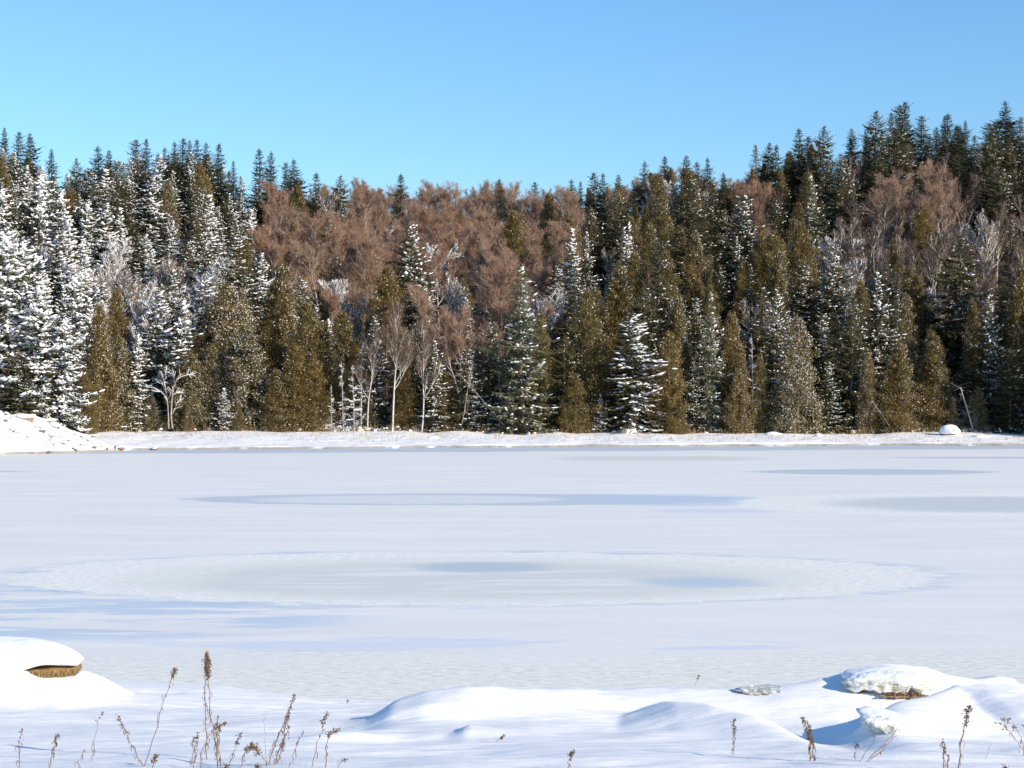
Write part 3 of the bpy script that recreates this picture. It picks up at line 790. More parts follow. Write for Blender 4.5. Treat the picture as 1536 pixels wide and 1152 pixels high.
# the rest of the wood on the slope
placed = [(t[0].location.x, t[0].location.y) for t in TREES]
def kind_at(px, py):
    """what grows where, read off the photo by the tip of the tree"""
    w = {}
    if px < 130 and py > 300: w = dict(laden=.5, heavy=.35, maple_snow=.15)
    elif px < 370 and py < 330: w = dict(heavy=.34, mid=.36, dark=.10, cedar=.08, light=.12)
    elif px < 400 and py < 450: w = dict(maple_snow=.46, heavy=.22, mid=.10, cedar=.07, grey=.15)
    elif px < 400: w = dict(heavy=.36, mid=.10, cedar=.06, cedar_snow=.26, maple_snow=.22)
    elif px < 850 and py < 385: w = dict(maple=.86, cedar=.05, birch=.03, light=.03, maple_snow=.03)
    elif px < 850 and py < 460: w = dict(maple=.18, grey=.2, cedar=.32, mid=.12, larch=.08, maple_snow=.04, birch=.06)
    elif px < 850: w = dict(cedar=.36, mid=.22, light=.08, larch=.08, cedar_snow=.1, grey=.16)
    elif px < 1220 and py < 330: w = dict(cedar=.5, light=.2, maple=.14, dark=.08, grey=.08)
    elif px < 1220: w = dict(cedar=.52, mid=.14, light=.16, larch=.06, grey=.12)
    elif py < 250: w = dict(dark=.55, light=.25, birch=.2)
    elif py < 400: w = dict(maple=.06, birch=.50, grey=.18, light=.14, cedar=.12)
    else: w = dict(light=.36, cedar=.34, mid=.14, dark=.16)
    ks = list(w); return rnd.choices(ks, [w[q] for q in ks])[0]
n_fill = 0
cand = []
for _ in range(26000):
    Y = 150 + 92 * rnd.random(); px = rnd.uniform(-50, 1586); cand.append((px_x(px, Y), Y, px))
for x, Y, px in cand:
    if n_fill >= 470: break
    md = 2.9 + (Y - 150) * .011
    if any((x - a) ** 2 + (Y - b) ** 2 < md * md for a, b in placed): continue
    z = gz(x, Y)
    kd = kind_at(px, to_px(x, Y, z + 9.5)[1])
    H = {'maple': 9.0, 'maple_snow': 8.5, 'grey': 8.0, 'birch': 9.5, 'cedar': 9.3, 'cedar_snow': 8.5, 'larch': 10, 'laden': 12}.get(kd, 10.3) * rnd.uniform(.68, 1.25)
    lim = np.interp(px, TOP_PX, TOP_PY) + (14 if kd not in ('maple',) else 2)
    top = to_px(x, Y, z + H)[1]
    if top < lim: H -= (lim - top) * Y / F
    if H < 4.5: continue
    placed.append((x, Y)); n_fill += 1
    plant(kd, x, Y, H, rnd.uniform(1.05, 1.6) if kd in ('mid', 'light', 'dark', 'heavy') else rnd.uniform(.9, 1.35), lean=rnd.gauss(0, 1.8))
# young growth along the edge of the marsh
for _ in range(34):
    px = rnd.uniform(140, 1530); Y = rnd.uniform(145.8, 149); x = px_x(px, Y)
    if any((x - a) ** 2 + (Y - b) ** 2 < 1.0 for a, b in placed): continue
    placed.append((x, Y))
    plant(rnd.choice(['cedar', 'cedar', 'heavy', 'mid', 'light', 'cedar_snow']), x, Y, rnd.uniform(1.6, 4.2), rnd.uniform(1.2, 1.7), lean=rnd.gauss(0, 3))
# big trees of the shore just past the picture, whose long shadow lies on the shore
for x, Y, H in [(51, 141, 15), (55, 138.5, 17), (58, 142, 18), (62, 137.5, 17), (66, 140, 18), (60, 146, 18), (54, 146, 17), (70, 137, 19), (74, 142, 19), (66, 147, 19), (55.5, 151, 18), (62, 152, 19), (80, 139, 20), (70, 153, 19)]:
    plant('cedar' if int(x) % 2 else 'dark', x, Y, H, 1.1, 'tall conifer of the shaded shore past the boulder, outside the frame')
    TREES[-1][0]['group'] = 'conifers of the shaded shore'

# ------------------------------------------------------------------ labels for the wood: kind, height on the slope, the landmark below, order among its like
LAND = [(130, 'above the rubble slope'), (310, 'above the forked snowy tree'), (480, 'above the speckled cedars'), (700, 'above the white birches'), (860, 'above the tall grey-green spruce'),
        (1010, 'above the broad snowy spruce'), (1150, 'above the slim grey-green spruce'), (1300, 'above the column-shaped golden cedar'), (9999, 'above the snow-capped boulder')]
LOOK = {'dark': 'dark snowless spruce', 'light': 'lightly snowed green spruce', 'mid': 'snow-tiered green spruce', 'heavy': 'snow-heavy spruce', 'laden': 'snow-plastered spruce', 'pale': 'grey-green spruce', 'cedar': 'brown cedar',
        'cedar_snow': 'snow-speckled cedar', 'maple': 'leafless red maple', 'maple_snow': 'snow-dusted leafless maple', 'birch': 'leafless pale birch', 'grey': 'grey-brown twiggy maple', 'fork': 'forked tree', 'larch': 'leafless brown larch', 'dead': 'dead grey spruce'}
CAT = {'grey': 'maple', 'maple': 'maple', 'maple_snow': 'maple', 'birch': 'birch', 'cedar': 'cedar', 'cedar_snow': 'cedar', 'larch': 'larch', 'dead': 'dead tree', 'fork': 'bare tree'}
ORD = ['first', 'second', 'third', 'fourth', 'fifth', 'sixth', 'seventh', 'eighth', 'ninth', 'tenth', 'eleventh', 'twelfth', 'thirteenth', 'fourteenth', 'fifteenth', 'sixteenth', 'seventeenth', 'eighteenth']
cells = {}
for t in TREES:
    r, kd, tx, ty, by, lb = t
    r['category'] = CAT.get(kd, 'spruce')
    if lb:
        r['label'] = lb
        if 'group' not in r: r['group'] = {'dead': 'dead grey spruces at the marsh edge', 'birch': 'white birches at the marsh edge'}.get(kd, {'spruce': 'spruces of the shoreline wood', 'cedar': 'cedars of the shoreline wood', 'larch': 'larches of the shoreline wood'}.get(CAT.get(kd, 'spruce'), ''))
        if not r['group']: del r['group']
        continue
    sky_top = np.interp(tx, TOP_PX, TOP_PY)
    band = 'sapling' if by - ty < 75 and by > 630 else 'on the skyline' if ty < sky_top + 22 else 'high on the slope' if ty < sky_top + 85 else 'halfway up the slope' if ty < sky_top + 160 else 'low on the slope'
    seg = next(s for lim, s in LAND if tx < lim)
    cells.setdefault((kd, band, seg), []).append(t)
    r['group'] = CAT.get(kd, 'spruce') + {'on the skyline': 's of the skyline'}.get(band, 's of the hillside wood')
for (kd, band, seg), ts in cells.items():
    ts.sort(key=lambda t: t[2])
    for i, t in enumerate(ts):
        t[0]['label'] = (f'{LOOK[kd]} {band} {seg}'.replace('sapling above', 'sapling in the wood edge near') if len(ts) == 1 else f'{LOOK[kd]} {band} {seg}, {ORD[min(i, 17)]} from left'.replace('sapling above', 'sapling near'))

# ------------------------------------------------------------------ undergrowth, marsh grass, shrubs
rng = np.random.default_rng(50)
mb, sbm = MB(), MB()
n = 5200
Y = 150 + 95 * rng.random(n) ** 1.6; x = rng.uniform(-.36, .36, n) * Y; z = ground(x, Y)
for ht, m in ((3.6, 34),):
    i = np.repeat(np.arange(n), m)
    b = np.stack([x[i] + rng.normal(0, .45, len(i)), Y[i] + rng.normal(0, .45, len(i)), z[i] + rng.uniform(0, 1.0, len(i)) * ht * rng.uniform(.3, 1, n)[i]], 1)
    d = rng.normal(0, .6, (len(i), 3)) + UP * .7
    blades(mb, b, d, rng.uniform(.3, .9, len(i)), rng.uniform(.015, .05, len(i)))
    kp = rng.random(len(i)) < .05
    clods(sbm, b[kp] + UP * .05, rng.uniform(.5, 1.6, (kp.sum(), 1)) * np.array([[.09, .07, .04]]), d[kp] * [1, 1, .2])
u = tag(mb.build('undergrowth', M['scrub']), 'brown twiggy undergrowth between the trunks of the hillside wood', 'undergrowth', kind='stuff')
sbm.build('snow', M['tsnow'], u)
# sedge along the foot of the wood and sparse stalks on the marsh
mb = MB()
n = 2600
px = rng.uniform(-20, 1560, n); Y = 147.8 + rng.normal(0, 1.0, n); x = px_x(px, Y)
n2 = 900
px2 = rng.uniform(150, 1560, n2); Y2 = rng.uniform(134, 147, n2); x2 = px_x(px2, Y2)
x, Y = np.concatenate([x, x2]), np.concatenate([Y, Y2]); z = ground(x, Y)
hh = np.concatenate([rng.uniform(.25, .9, n), rng.uniform(.08, .40, n2)])
for q in range(4):
    b = np.stack([x + rng.normal(0, .15, len(x)), Y + rng.normal(0, .15, len(x)), z - .03], 1)
    ok = ground(b[:, 0], b[:, 1]) > .2
    blades(mb, b[ok], (np.stack([rng.normal(0, .35, len(x)), rng.normal(0, .35, len(x)), np.ones(len(x))], 1))[ok], (hh * rng.uniform(.6, 1.2, len(x)))[ok], .035)
gs = MB()
nn = 1500
px3 = rng.uniform(-20, 1560, nn); Y3 = 148.2 + rng.normal(0, .8, nn); x3 = px_x(px3, Y3)
clods(gs, np.stack([x3, Y3, ground(x3, Y3) + rng.uniform(0, .35, nn)], 1), rng.uniform(.4, 1.6, (nn, 1)) * np.array([[.20, .14, .10]]), rng.normal(0, 1, (nn, 3)) * [1, 1, .3])
sedge_o = mb.build('marsh_grass', M['grass']); gs.build('snow', M['tsnow'], sedge_o, True)
tag(sedge_o, 'thin straw-coloured sedge poking through the snow of the marsh', 'marsh grass', kind='stuff')

def shrub(px, py, h, w, snow, label, name='bare_shrub', tan=False):
    global rng
    rng = np.random.default_rng(int(px * 7 + py))
    Y = 150.0
    for Y in np.arange(118, 152, .25):
        x = px_x(px, Y); zz = gz(x, Y)
        if zz > .1 and to_px(x, Y, zz)[1] <= py: break
    r = empty(name, (x, Y, zz - .05))
    n = 26
    az = rng.uniform(0, 6.28, n)
    P = grow(np.zeros((n, 3)) + rng.normal(0, .12, (n, 3)) * [1, 1, 0], np.stack([np.cos(az) * w / h, np.sin(az) * w / h, 1 + 0 * az], 1), h * rng.uniform(.55, 1.1, n), 4, .02, .12)
    mb = MB(); tubes(mb, P, np.array([[.02, .015, .011, .008, .004]]), 3)
    s2, d2, l2 = kids(P, np.full(n, h), 12, 35, .35, .2)
    blades(mb, s2, d2, l2, .022)
    mb.build('branches', M['larch'] if tan else M['bark_grey'], r)
    if snow:
        sb = MB(); kp = rng.random(n) < snow
        tubes(sb, P[kp] + UP * .02, np.full((1, 5), .028), 4)
        sel = rng.random(len(s2)) < snow * .5
        blades(sb, s2[sel] + UP * .02, d2[sel], l2[sel], .05)
        sb.build('snow', M['tsnow'], r)
    tag(r, label, 'shrub', 'snowy shrubs at the foot of the wood')
for a in [(262, 641, 1.6, .9, .8, 'snow-lined shrub at the foot of the forked snowy tree'), (200, 640, 1.3, 1.1, .8, 'snow-lined shrub at the foot of the golden cedars'), (480, 644, 1.4, 1.0, .7, 'snow-lined shrub in front of the shortest dead spruce'),
          (555, 643, 1.5, 1.0, .6, 'snow-lined shrub under the thin bent birch'), (640, 644, 1.5, 1.3, .8, 'snow-lined shrub under the bushy snow-tiered spruce'), (675, 644, 2.0, 1.4, .3, 'brown twiggy shrub between the leaning birch and the grey-green spruce', 'bare_shrub', True),
          (730, 645, 1.9, 1.5, .5, 'brown shrub with snowy twigs beside the tall grey-green spruce', 'bare_shrub', True), (760, 645, 1.6, 1.4, .9, 'white frosted shrub under the tall grey-green spruce'), (1085, 644, 1.4, 1.2, .2, 'tan shrub between the slim grey-green spruce and golden cedar', 'bare_shrub', True),
          (1135, 644, 1.7, 1.0, .7, 'snow-lined shrub at the foot of the thin dead snag'), (1305, 644, 2.2, 1.4, .2, 'bare brown shrub in the shadow below the orange-brown cedar', 'bare_shrub', True), (1455, 644, 1.8, 1.1, .5, 'frosted shrub around the foot of the leaning grey pole'),
          (235, 640, 1.0, .8, .9, 'low white shrub under the dark cedar bush')]: shrub(*a)

EDGE = []
for q in range(30):
    EDGE.append((rnd.uniform(150, 1520), rnd.uniform(641.5, 645), rnd.uniform(.7, 1.9), rnd.uniform(.7, 1.4), rnd.choice([.9, .7, .5, .2])))
EDGE.sort()
seen = {}
for px, py, h, w, sn in EDGE:
    seg = next(s_ for lim, s_ in LAND if px < lim).replace('above', 'near'); kd = 'frosted' if sn > .6 else 'brown'
    i = seen[(seg, kd)] = seen.get((seg, kd), -1) + 1
    shrub(px, py, h, w, sn, f'low {kd} twig shrub at the wood edge {seg}, {ORD[i]} from left', 'bare_shrub', sn < .6)

def snow_heap(px, py, w, h, label, Y=None, seed=1):
    Y = Y or F * (CAM_Z - .8) / (py - HY)
    x = px_x(px, Y)
    bm = lump(seed, w / F * Y, w / F * Y * .8, h / F * Y, .25, 1.5, 3, -.05)
    o = bm_obj('snow_mound', bm, M['cap']); o.location = (x, Y, gz(x, Y))
    tag(o, label, 'snow mound', 'snow mounds on the marsh')
snow_heap(940, 643, 18, 12, 'white snow mound at the foot of the broad snowy spruce', 146, 3)
snow_heap(1228, 650, 6, 4, 'small round snow mound on the marsh near the column-shaped cedar', 142, 4)
snow_heap(1160, 648, 12, 4, 'long low snow mound on the marsh under the tall snowy spruce', 144, 5)
snow_heap(1470, 654, 12, 3, 'flat snow mound on the marsh beyond the snow-capped boulder', 141, 6)
snow_heap(650, 659, 9, 3, 'low snow mound near the pond edge below the leaning birch', 138, 7)

# snow-capped boulder
Yb = 143.0; xb = px_x(1423, Yb); r = empty('boulder', (xb, Yb, gz(xb, Yb)))
o = bm_obj('rock', lump(21, .72, .7, .55, .25, 1.4, 3), M['rock'], r); o.location = (-.1, 0, .15)
o = bm_obj('snow_cap', lump(22, .92, .9, .52, .18, 1.5, 3, -.26), M['cap'], r); o.location = (.04, -.08, .34)
tag(r, 'boulder capped with thick snow on the marsh by the shadowed wood', 'boulder')

def forked():
    global rng
    rng = np.random.default_rng(77)
    Yf = 145.5; x0 = px_x(255, Yf); z0 = gz(x0, Yf)
    root = empty('forked_tree', (x0, Yf, z0))
    lines = [([(253, 642), (252, 612), (249, 588), (245, 570), (242, 558)], .085), ([(258, 642), (258, 610), (260, 588), (265, 574), (273, 562)], .085), ([(252, 600), (244, 590), (233, 583), (219, 580)], .06),
             ([(259, 592), (266, 589), (277, 590)], .05), ([(257, 625), (262, 612), (266, 603), (272, 598)], .045), ([(248, 585), (240, 572), (232, 568)], .04), ([(246, 573), (250, 563), (254, 548)], .035), ([(263, 579), (262, 566), (258, 556)], .03), ([(270, 566), (280, 562), (287, 563)], .03)]
    t_, b_, n_ = MB(), MB(), MB()
    for i, (ln, r0) in enumerate(lines):
        q = np.array(ln, float); tt = np.linspace(0, 1, len(q)); ti = np.linspace(0, 1, 8)
        dy = rng.uniform(-.9, .9) * ti * (i > 0)
        P = np.stack([px_x(np.interp(ti, tt, q[:, 0]), Yf) - x0, dy, px_z(np.interp(ti, tt, q[:, 1]), Yf) - z0], 1) + rng.normal(0, .03, (8, 3))
        tubes(t_ if i < 2 else b_, P[None], np.linspace(r0, r0 * .4, 8)[None], 5)
        tubes(n_, (P[2 if i < 2 else 0:] + UP * r0 * .55)[None], (np.linspace(r0, r0 * .5, 8)[2 if i < 2 else 0:] * .70)[None], 5)
        s2, d2, l2 = kids(P[None], np.array([1.5]), 16, 40, .5, .3)
        T2 = grow(s2, d2, l2, 3, .08, .15)
        tubes(b_, T2, np.array([[.014, .010, .007, .004]]), 3)
        kp = rng.random(len(T2)) < .35
        tubes(n_, T2[kp] + UP * .02, np.full((1, 4), .018), 4)
    t_.build('trunk', M['bark_grey'], root, True); b_.build('crown', M['bark_grey'], root); n_.build('snow', M['tsnow'], root, True)
    tag(root, 'small leafless forked tree with snow lining its limbs', 'bare tree')
forked()

def pole(px0, py0, px1, py1, Y, r0, label):
    x0, x1 = px_x(px0, Y), px_x(px1, Y); zb = gz(x0, Y)
    L = px_z(py1, Y) - zb
    t = np.linspace(0, 1, 7)[:, None]
    P = np.array([0, 0, -.2]) * (1 - t) + np.array([x1 - x0, -.3, L]) * t + np.sin(t * 5) * [.05, .03, 0]
    root = empty('dead_pole', (x0, Y, zb))
    mb = MB(); tubes(mb, P[None], np.linspace(r0, r0 * .45, 7)[None], 6); mb.build('trunk', M['bark_grey'], root, True)
    g = np.random.default_rng(int(px0)); k0 = 14
    i = g.integers(2, 7, k0); b = P[i]; mb = MB()
    Q = np.stack([b, b + g.normal(0, .25, (k0, 3)), b + g.normal(0, .45, (k0, 3))], 1)
    tubes(mb, Q, np.array([[.02, .012, .006]]), 3); mb.build('branch_stubs', M['bark_grey'], root)
    tag(root, label, 'dead tree', 'leaning dead poles')
pole(1461, 641, 1440, 581, 146.5, .10, 'pale dead pole leaning over the shore behind the snow-capped boulder')
pole(1342, 641, 1308, 602, 146.5, .06, 'thin dead pole leaning low under the dark brown cedar')
pole(690, 640, 708, 548, 146.5, .06, 'thin grey pole leaning between the snow-tiered spruces')
pole(768, 640, 690, 560, 146.4, .05, 'bare grey pole slanting across the foot of the grey-green spruce')

# ------------------------------------------------------------------ rubble slope at the far corner of the pond
def rock_bm(seed, s):
    g = random.Random(seed)
    bm = bmesh.new()
    for _ in range(13):
        v = Vector((g.gauss(0, 1), g.gauss(0, 1), g.gauss(0, .8))).normalized()
        bm.verts.new((v.x * s, v.y * s * .8, v.z * s * .68))
    res = bmesh.ops.convex_hull(bm, input=bm.verts[:])
    bmesh.ops.delete(bm, geom=[e for e in res['geom_interior'] if isinstance(e, bmesh.types.BMVert)], context='VERTS')
    bmesh.ops.bevel(bm, geom=bm.edges[:], offset=s * .06, segments=1, affect='EDGES')
    return bm
ROCKS = [(10, 632, 6), (37, 627, 7), (45, 630, 7), (68, 625, 9), (75, 633, 9), (83, 640, 7), (27, 650, 7), (65, 648, 6), (80, 657, 6), (88, 658, 5), (112, 675, 7), (141, 672, 5), (101, 661, 4), (42, 657, 3),
         (131, 661, 4), (95, 666, 3), (121, 668, 3), (56, 642, 5), (150, 671, 4), (172, 671, 4), (180, 675, 6), (234, 675, 6), (160, 674, 3), (75, 680, 4), (46, 681, 3), (15, 645, 4), (100, 650, 4), (118, 656, 3)]
LOOKR = ['reddish', 'rust-brown', 'grey-brown', 'dark brown']
rock_rows = []
for i, (px, py, s) in enumerate(ROCKS):
    Y = 112.0
    while Y < 135:
        x = px_x(px, Y); zz = gz(x, Y)
        if zz > .02 and to_px(x, Y, zz)[1] <= py: break
        Y += .1
    sz = s / F * Y * rnd.uniform(.9, 1.5) * 1.1
    o = bm_obj('rock', rock_bm(70 + i, sz), M['rock'], None, False)
    o.location = (x, Y, zz - sz * .08); o.scale = (rnd.uniform(.8, 1.5), rnd.uniform(.7, 1.1), rnd.uniform(.7, 1.2)); o.rotation_euler = (rnd.uniform(-.3, .3), rnd.uniform(-.3, .3), rnd.uniform(0, 6))
    o['category'] = 'rock'; o['group'] = 'rocks of the rubble slope'
    rock_rows.append((py, px, s, o))
    if s >= 6:
        c_ = bm_obj('snow_cap', lump(90 + i, sz * .85, sz * .7, sz * .3, .2, 1.5, 2), M['cap'], o)
        c_.location = (sz * .1, sz * .15, sz * .55)
def place(py): return 'under the trees of the rubble slope' if py < 636 else 'in the upper snow of the rubble slope' if py < 652 else 'in the lower snow of the rubble slope' if py < 668 else 'at the pond edge of the rubble slope'
byrow = {}
for row in rock_rows: byrow.setdefault(place(row[0]), []).append(row)
for pl, rows in byrow.items():
    rows.sort(key=lambda q: q[1])
    for i, q in enumerate(rows): q[3]['label'] = f"{'large' if q[2] >= 6 else 'small'} red-brown rock {pl}, {ORD[i]} from left"
# snow lumps over the rubble belong to the ground there
mb = MB()
rng = np.random.default_rng(88)
n = 260
px = rng.uniform(-60, 160, n); Y = rng.uniform(117, 127, n); x = px_x(px, Y); z = ground(x, Y)
ok = (z > .3) & (x < -31.5)
clods(mb, np.stack([x, Y, z - .05], 1)[ok], rng.uniform(.5, 1.4, (ok.sum(), 1)) * np.array([[.4, .3, .22]]), rng.normal(0, 1, (ok.sum(), 3)) * [1, 1, .2])
tag(mb.build('rubble_snow', M['cap'], None, True), 'lumpy snow crust over the stones of the rubble slope', 'snow crust', kind='stuff')

# ------------------------------------------------------------------ near bank: hummock, ice slabs
Yh = 22.9
def wp(px, py, Y): return (px_x(px, Y), Y, px_z(py, Y))
hx = px_x(-20, Yh)
r = empty('snowy_hummock', (hx, Yh, bz(hx, Yh) - .1))
def rel(o, w): o.location = (w[0] - r.location.x, w[1] - r.location.y, w[2] - r.location.z)
o = bm_obj('sod', lump(31, .50, .42, .20, .12, 1.8, 4), M['sod'], r); rel(o, wp(66, 1006, Yh + .05))
bm = lump(32, 1.45, .85, .24, .08, 1.3, 5, -.11)
for v in bm.verts:
    v.co.z += -.16 * max(0, (v.co.x - .95)) + .02 * mnoise.noise(v.co * 3) - .18 * max(0, -v.co.x - .05)
    if v.co.z < 0: v.co.z *= 1 - .62 * math.exp(-((v.co.x - (px_x(84, Yh) - px_x(-26, Yh))) / .26) ** 2)
    if v.co.y < 0: v.co.y *= .75 + .25 * sm(-.6, .5, v.co.x)
o = bm_obj('snow_cap', bm, M['cap'], r); rel(o, wp(-26, 985, Yh + .08))
mb = MB(); rng = np.random.default_rng(5); n = 5200
bx = rng.uniform(px_x(38, Yh), px_x(121, Yh), n); t = rng.random(n)
zt = px_z(996, Yh) + 0 * bx; b = np.stack([bx, Yh - .48 + .10 * rng.random(n) + .25 * ((bx - px_x(80, Yh)) / .45) ** 2, zt - .20 * t], 1) - np.array(r.location)
blades(mb, b, np.stack([rng.normal(0, .35, n) - .25, rng.normal(-.15, .2, n), -np.ones(n)], 1), rng.uniform(.04, .11, n), .007)
mb.build('hanging_grass', M['grass'], r)
tag(r, 'snow-capped hummock with brown dead grass showing beneath its overhang', 'hummock')

def ice_block(name, px0, px1, py0, py1, Y, label, seed, tilt=0, roots=False, droop=.0, cap=True):
    w = (px1 - px0) / 2 / F * Y; h = (py1 - py0) / 2 / F * Y
    cx, cy, cz = wp((px0 + px1) / 2, (py0 + py1) / 2, Y)
    root = empty(name, (cx, cy, cz - h))
    bm = lump(seed, w, .26, h * .95, .16, 2.0, 5)
    for v in bm.verts:                                   # icicle-like scallops along the lower lip
        s = mnoise.noise(Vector((v.co.x * 14, v.co.y * 5, seed)))
        if v.co.z < .02: v.co.z += .035 * s
        v.co.y -= .03 * mnoise.noise(Vector((v.co.x * 11, v.co.z * 14, seed + 5)))
        v.co.z += droop * (v.co.x / w)
    o = bm_obj('ice_lip', bm, M['ice'], root); o.location = (0, 0, h * .95); o.rotation_euler = (0, R(tilt), 0)
    if cap:
      bm = lump(seed + 1, w * .98, .40, h * .70, .14, 1.8, 4)
      for v in bm.verts: v.co.z += droop * (v.co.x / w)
      o = bm_obj('snow_cap', bm, M['cap'], root); o.location = (w * .04, .26, h * 1.22); o.rotation_euler = (0, R(tilt), 0)
    if roots:
        g = np.random.default_rng(seed); mb = MB(); n = 40
        x0 = g.uniform(-w * .35, w * .5, n)
        P = np.stack([np.stack([x0, -.30 + .1 * g.random(n), np.full(n, h * .42) + g.normal(0, .012, n)], 1), np.stack([x0 + g.normal(.05, .06, n), -.36 + .05 * g.random(n), np.full(n, h * .18) + g.normal(0, .012, n)], 1), np.stack([x0 + g.normal(.12, .1, n), -.34 + .05 * g.random(n), np.full(n, h * .2) + g.normal(0, .015, n)], 1)], 1)
        tubes(mb, P, np.array([[.010, .008, .005]]), 4); mb.build('dead_roots', M['stem'], root)
        o = bm_obj('soil', lump(seed + 4, w * .36, .08, .018, .3, 3, 3), M['seed'], root); o.location = (w * .12, -.20, h * .20)
    tag(root, label, 'ice slab', 'ice slabs stranded on the snow bank')
ice_block('ice_slab', 1266, 1408, 1006, 1041, 18.8, 'snow-topped greenish ice slab with brown roots under its lip', 41, 0, True)
ice_block('ice_slab', 1292, 1388, 1076, 1108, 15.5, 'tilted ragged ice ledge jutting from the drift and casting a blue shadow', 51, 8, False, -.03)
ice_block('ice_slab', 1100, 1208, 1031, 1039, 19.05, 'long low crumbling crust of ice beside the taller rooted slab', 61, 0, cap=False)

# ------------------------------------------------------------------ dead weeds in the snow
def weed(lines, label, thick=.0045, head=1.0, leaves=.5, seed=0, name='dried_weed', umbel=0):
    """lines: photo polylines from the foot upwards"""
    global rng
    rng = np.random.default_rng(900 + seed)
    x0, Y0, z0 = bank_hit(*lines[0][0])
    root = empty(name, (x0, Y0, z0))
    st, hd, lf = MB(), MB(), MB()
    for ln in lines:
        q = np.array(ln, float)
        tt = np.linspace(0, 1, len(q)); ti = np.linspace(0, 1, 10)
        qx, qy = np.interp(ti, tt, q[:, 0]), np.interp(ti, tt, q[:, 1])
        Yv = Y0 + .10 * rng.normal() * ti
        P = np.stack([px_x(qx, Yv) - x0, Yv - Y0, px_z(qy, Yv) - z0], 1)
        L = np.linalg.norm(P[-1] - P[0])
        P[1:-1] += rng.normal(0, .006, (8, 3)) * [1, 1, .3]
        P = np.vstack([P[:1] + (P[0] - P[1]) * .0 - [0, 0, .08], P])
        tubes(st, P[None], (thick * np.linspace(1.1, .45, 11))[None], 6)
        T = P[1:]
        if head > 0:
            m = int((26 + 70 * L) * head)
            s = 1 - rng.random(m) ** 1.5 * min(.42, .16 / max(L, .1))
            c = np.stack([np.interp(s, ti, T[:, j]) for j in range(3)], 1)
            rad = (.016 + .012 * head) * np.sin(np.clip((1 - s) * 12 + .5, 0, 2.2))
            off = nrm(rng.normal(0, 1, (m, 3))) * (rad * rng.uniform(.3, 1.1, m))[:, None]
            clods(hd, c + off, rng.uniform(.6, 1.5, (m, 1)) * np.array([[.0062, .0048, .0042]]), rng.normal(0, 1, (m, 3)) + [0, 0, .6])
            cc = np.stack([c, c + off * .5 + [0, 0, -.004], c + off], 1)
            tubes(hd, cc, np.array([[.0014, .0012, .001]]), 3)
        if leaves > 0:
            m = int(34 * L * leaves) + 2
            s = rng.uniform(.12, .86, m)
            c = np.stack([np.interp(s, ti, T[:, j]) for j in range(3)], 1)
            az = rng.uniform(0, 6.28, m)
            o_ = np.stack([np.cos(az), np.sin(az), 0 * az], 1)
            l = rng.uniform(.012, .042, m)[:, None]
            p1 = c + o_ * l * .5 + UP * .010; p2 = c + o_ * l * .75 - UP * l * .55; p3 = c + o_ * l * .45 - UP * l * 1.1
            for a_, b_ in ((c, p1), (p1, p2), (p2, p3)): blades(lf, a_, b_ - a_, np.linalg.norm(b_ - a_, axis=1) * 1.25, .0085)
        if umbel:
            for _ in range(umbel):
                e = T[-1] + nrm(rng.normal(0, 1, (1, 3)) + [0, 0, .7])[0] * rng.uniform(.03, .09)
                tubes(st, np.stack([T[-2], (T[-1] + e) / 2, e])[None], np.array([[.0016, .0013, .001]]), 3)
                clods(hd, e[None] + rng.normal(0, .006, (5, 3)), rng.uniform(.6, 1.3, (5, 1)) * np.array([[.007, .006, .005]]), rng.normal(0, 1, (5, 3)))
    st.build('stem', M['stem'], root, True)
    if hd.v: hd.build('seed_head', M['seed'], root)
    if lf.v: lf.build('foliage', M['seed'], root)
    tag(root, label, 'dried weed', 'dried weeds standing in the snow')
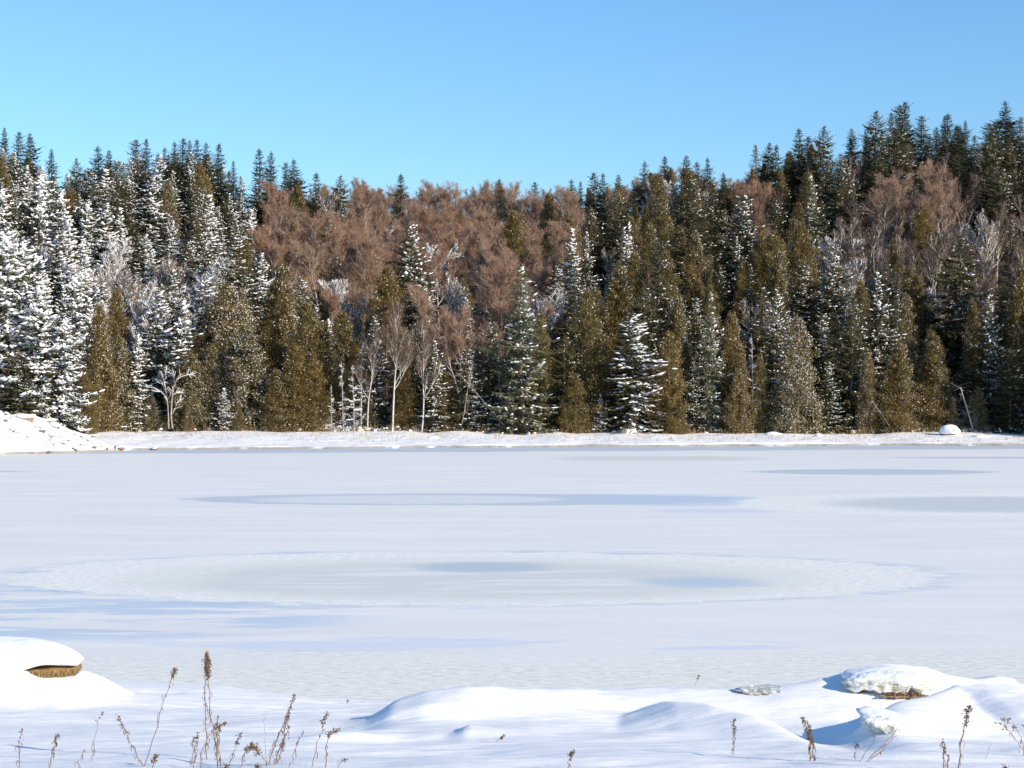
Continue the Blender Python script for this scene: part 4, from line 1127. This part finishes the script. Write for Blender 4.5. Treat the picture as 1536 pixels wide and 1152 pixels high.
WEEDS = [
    ([[(30, 1165), (29, 1130), (28, 1110), (33, 1094)]], 'crooked thin weed nearest the bottom corner below the hummock', .003, .25, .7),
    ([[(70, 1165), (76, 1140), (82, 1118), (86, 1103)]], 'short weed with one dark round head below the hummock', .004, .8, .8),
    ([[(116, 1158), (122, 1135), (128, 1124)]], 'stubby headless curved twig below the hummock', .0035, .1, .2),
    ([[(137, 1142), (140, 1110), (146, 1082), (154, 1068)]], 'thin pale weed with a sparse nodding tip', .0025, .3, .2),
    ([[(215, 1150), (202, 1128), (190, 1100), (175, 1072)]], 'ragged weed leaning away from the tallest seed stalk, crossing foot with the long slanting one', .004, .5, 1.0),
    ([[(216, 1150), (230, 1105), (243, 1060), (256, 1020), (264, 1003)]], 'long slanting weed with a small dark tip beside the tall twin stalks', .004, .8, .25),
    ([[(228, 1166), (230, 1145), (234, 1132)]], 'drooping brown seed head low at the picture bottom, beside the slanting weed', .004, 1.2, .3),
    ([[(310, 1140), (309, 1090), (308, 1040), (310, 980)], [(325, 1142), (318, 1090), (313, 1040), (312, 990)]], 'tallest twin-stalked weed topped by a dense brown seed head', .005, 2.0, 1.0),
    ([[(301, 1155), (302, 1128), (308, 1110), (322, 1092), (338, 1084)]], 'bowed weed curving through the foot of the tall twin stalks', .0045, 1.0, .3),
    ([[(330, 1152), (329, 1110), (327, 1076)], [(326, 1142), (325, 1110), (324, 1085)]], 'short paired stems with curled leaves beside the tall twin stalks', .004, .4, 1.2),
    ([[(291, 1155), (292, 1125), (296, 1098)], [(290, 1150), (289, 1120), (290, 1106)]], 'short forked weed at the outer side of the tall twin stalks', .0035, .3, .9),
    ([[(344, 1150), (352, 1122), (361, 1100)]], 'small weed with a single tufted tip between the tall twin stalks and the leafy cluster', .0035, .8, .2),
    ([[(359, 1152), (368, 1130), (378, 1117)], [(402, 1152), (390, 1132), (380, 1120)]], 'arched weed with a heavy bunched brown head', .004, 2.0, .3),
    ([[(399, 1140), (396, 1100), (395, 1070)]], 'single hair-thin grass stalk beside the leafy cluster', .0018, 0, 0),
    ([[(403, 1148), (415, 1110), (428, 1075), (441, 1042)], [(410, 1152), (420, 1120), (430, 1085), (437, 1060)], [(415, 1152), (424, 1118), (434, 1090)]], 'leafy cluster of leaning stems with a bare pointed tip', .0045, .5, 1.5),
    ([[(433, 1153), (442, 1125), (455, 1096)]], 'plain bent twig beside the leafy cluster', .003, .2, .3),
    ([[(468, 1152), (476, 1115), (484, 1085), (491, 1070)]], 'slender weed with seeds hanging down one side of its tip', .0035, .9, .3),
    ([[(488, 1152), (489, 1120), (494, 1100), (508, 1095)]], 'hooked weed with a nodding seed tuft beside the slender one', .0045, 1.2, .8),
    ([[(507, 1158), (510, 1142), (520, 1140)]], 'tiny curled stalk at the end of the weed patch', .0025, .5, .2),
    ([[(340, 1165), (340, 1148)]], 'low brown seed tuft at the picture bottom under the paired stems', .004, 1.6, 0),
    ([[(386, 1165), (385, 1150)]], 'low brown seed tuft at the picture bottom under the arched weed', .004, 1.6, 0),
    ([[(743, 1114), (749, 1109), (756, 1104)]], 'tiny weed lying slanted on the small drift in the middle', .003, 1.0, 0),
    ([[(852, 1155), (854, 1142), (860, 1128)]], 'lone short weed with a brown tuft below the big drift', .003, 1.2, .2),
    ([[(1101, 1133), (1101, 1105), (1102, 1080)]], 'lone upright weed in front of the curved drift face', .003, 1.0, .9),
    ([[(1215, 1143), (1216, 1115), (1213, 1088)], [(1222, 1144), (1219, 1120), (1216, 1095)], [(1216, 1110), (1209, 1090), (1204, 1077)]], 'stout scaly weed with a thin side shoot before the ice ledge', .005, 1.1, 1.6),
    ([[(1283, 1140), (1284, 1126), (1286, 1116)]], 'small forked weed on the snow just below the ice ledge', .002, .6, .2),
    ([[(1290, 1142), (1305, 1122), (1315, 1100)]], 'thin bare twig slanting in front of the ice ledge', .003, .15, 0),
    ([[(1300, 1143), (1330, 1112), (1356, 1085)], [(1303, 1144), (1332, 1116), (1345, 1104)]], 'long pair of bare sticks slanting across the ice ledge', .004, 0, .1),
    ([[(1417, 1160), (1416, 1130), (1415, 1108)], [(1424, 1160), (1420, 1135), (1417, 1115)]], 'broken reddish double stalk beside the tall seed stalk near the bottom corner', .005, .3, .8),
    ([[(1437, 1158), (1441, 1120), (1447, 1090), (1455, 1060)]], 'tall leaning seed stalk with dark clustered pods past the ice ledge', .0055, 1.7, .8),
    ([[(1545, 1135), (1525, 1112), (1508, 1088)], [(1536, 1120), (1530, 1100), (1520, 1085)]], 'branching umbrella-headed weed leaning in from the picture edge', .0028, .2, .1, 7),
    ([[(1510, 1165), (1508, 1152)]], 'low brown seed tuft in the bottom corner under the umbrella-headed weed', .004, 1.6, 0),
    ([[(1479, 1140), (1482, 1128), (1485, 1116)]], 'wispy grass stalk between the tall seed stalk and the umbrella-headed weed', .0015, 0, 0),
    ([[(1042, 1030), (1045, 1022), (1049, 1013)]], 'small weed poking over the crest of the big drift', .003, .9, .5),
    ([[(521, 1056), (522, 1050)]], 'tiny dark twig at the edge of the bank beside the pond', .004, .6, 0),
]
for i, w in enumerate(WEEDS):
    weed(w[0], w[1], w[2], w[3], w[4], i, umbel=w[5] if len(w) > 5 else 0)

print('KINDS', {k_: sum(1 for t in TREES if NAME[t[1]] == k_) for k_ in set(NAME.values())}, n_fill)
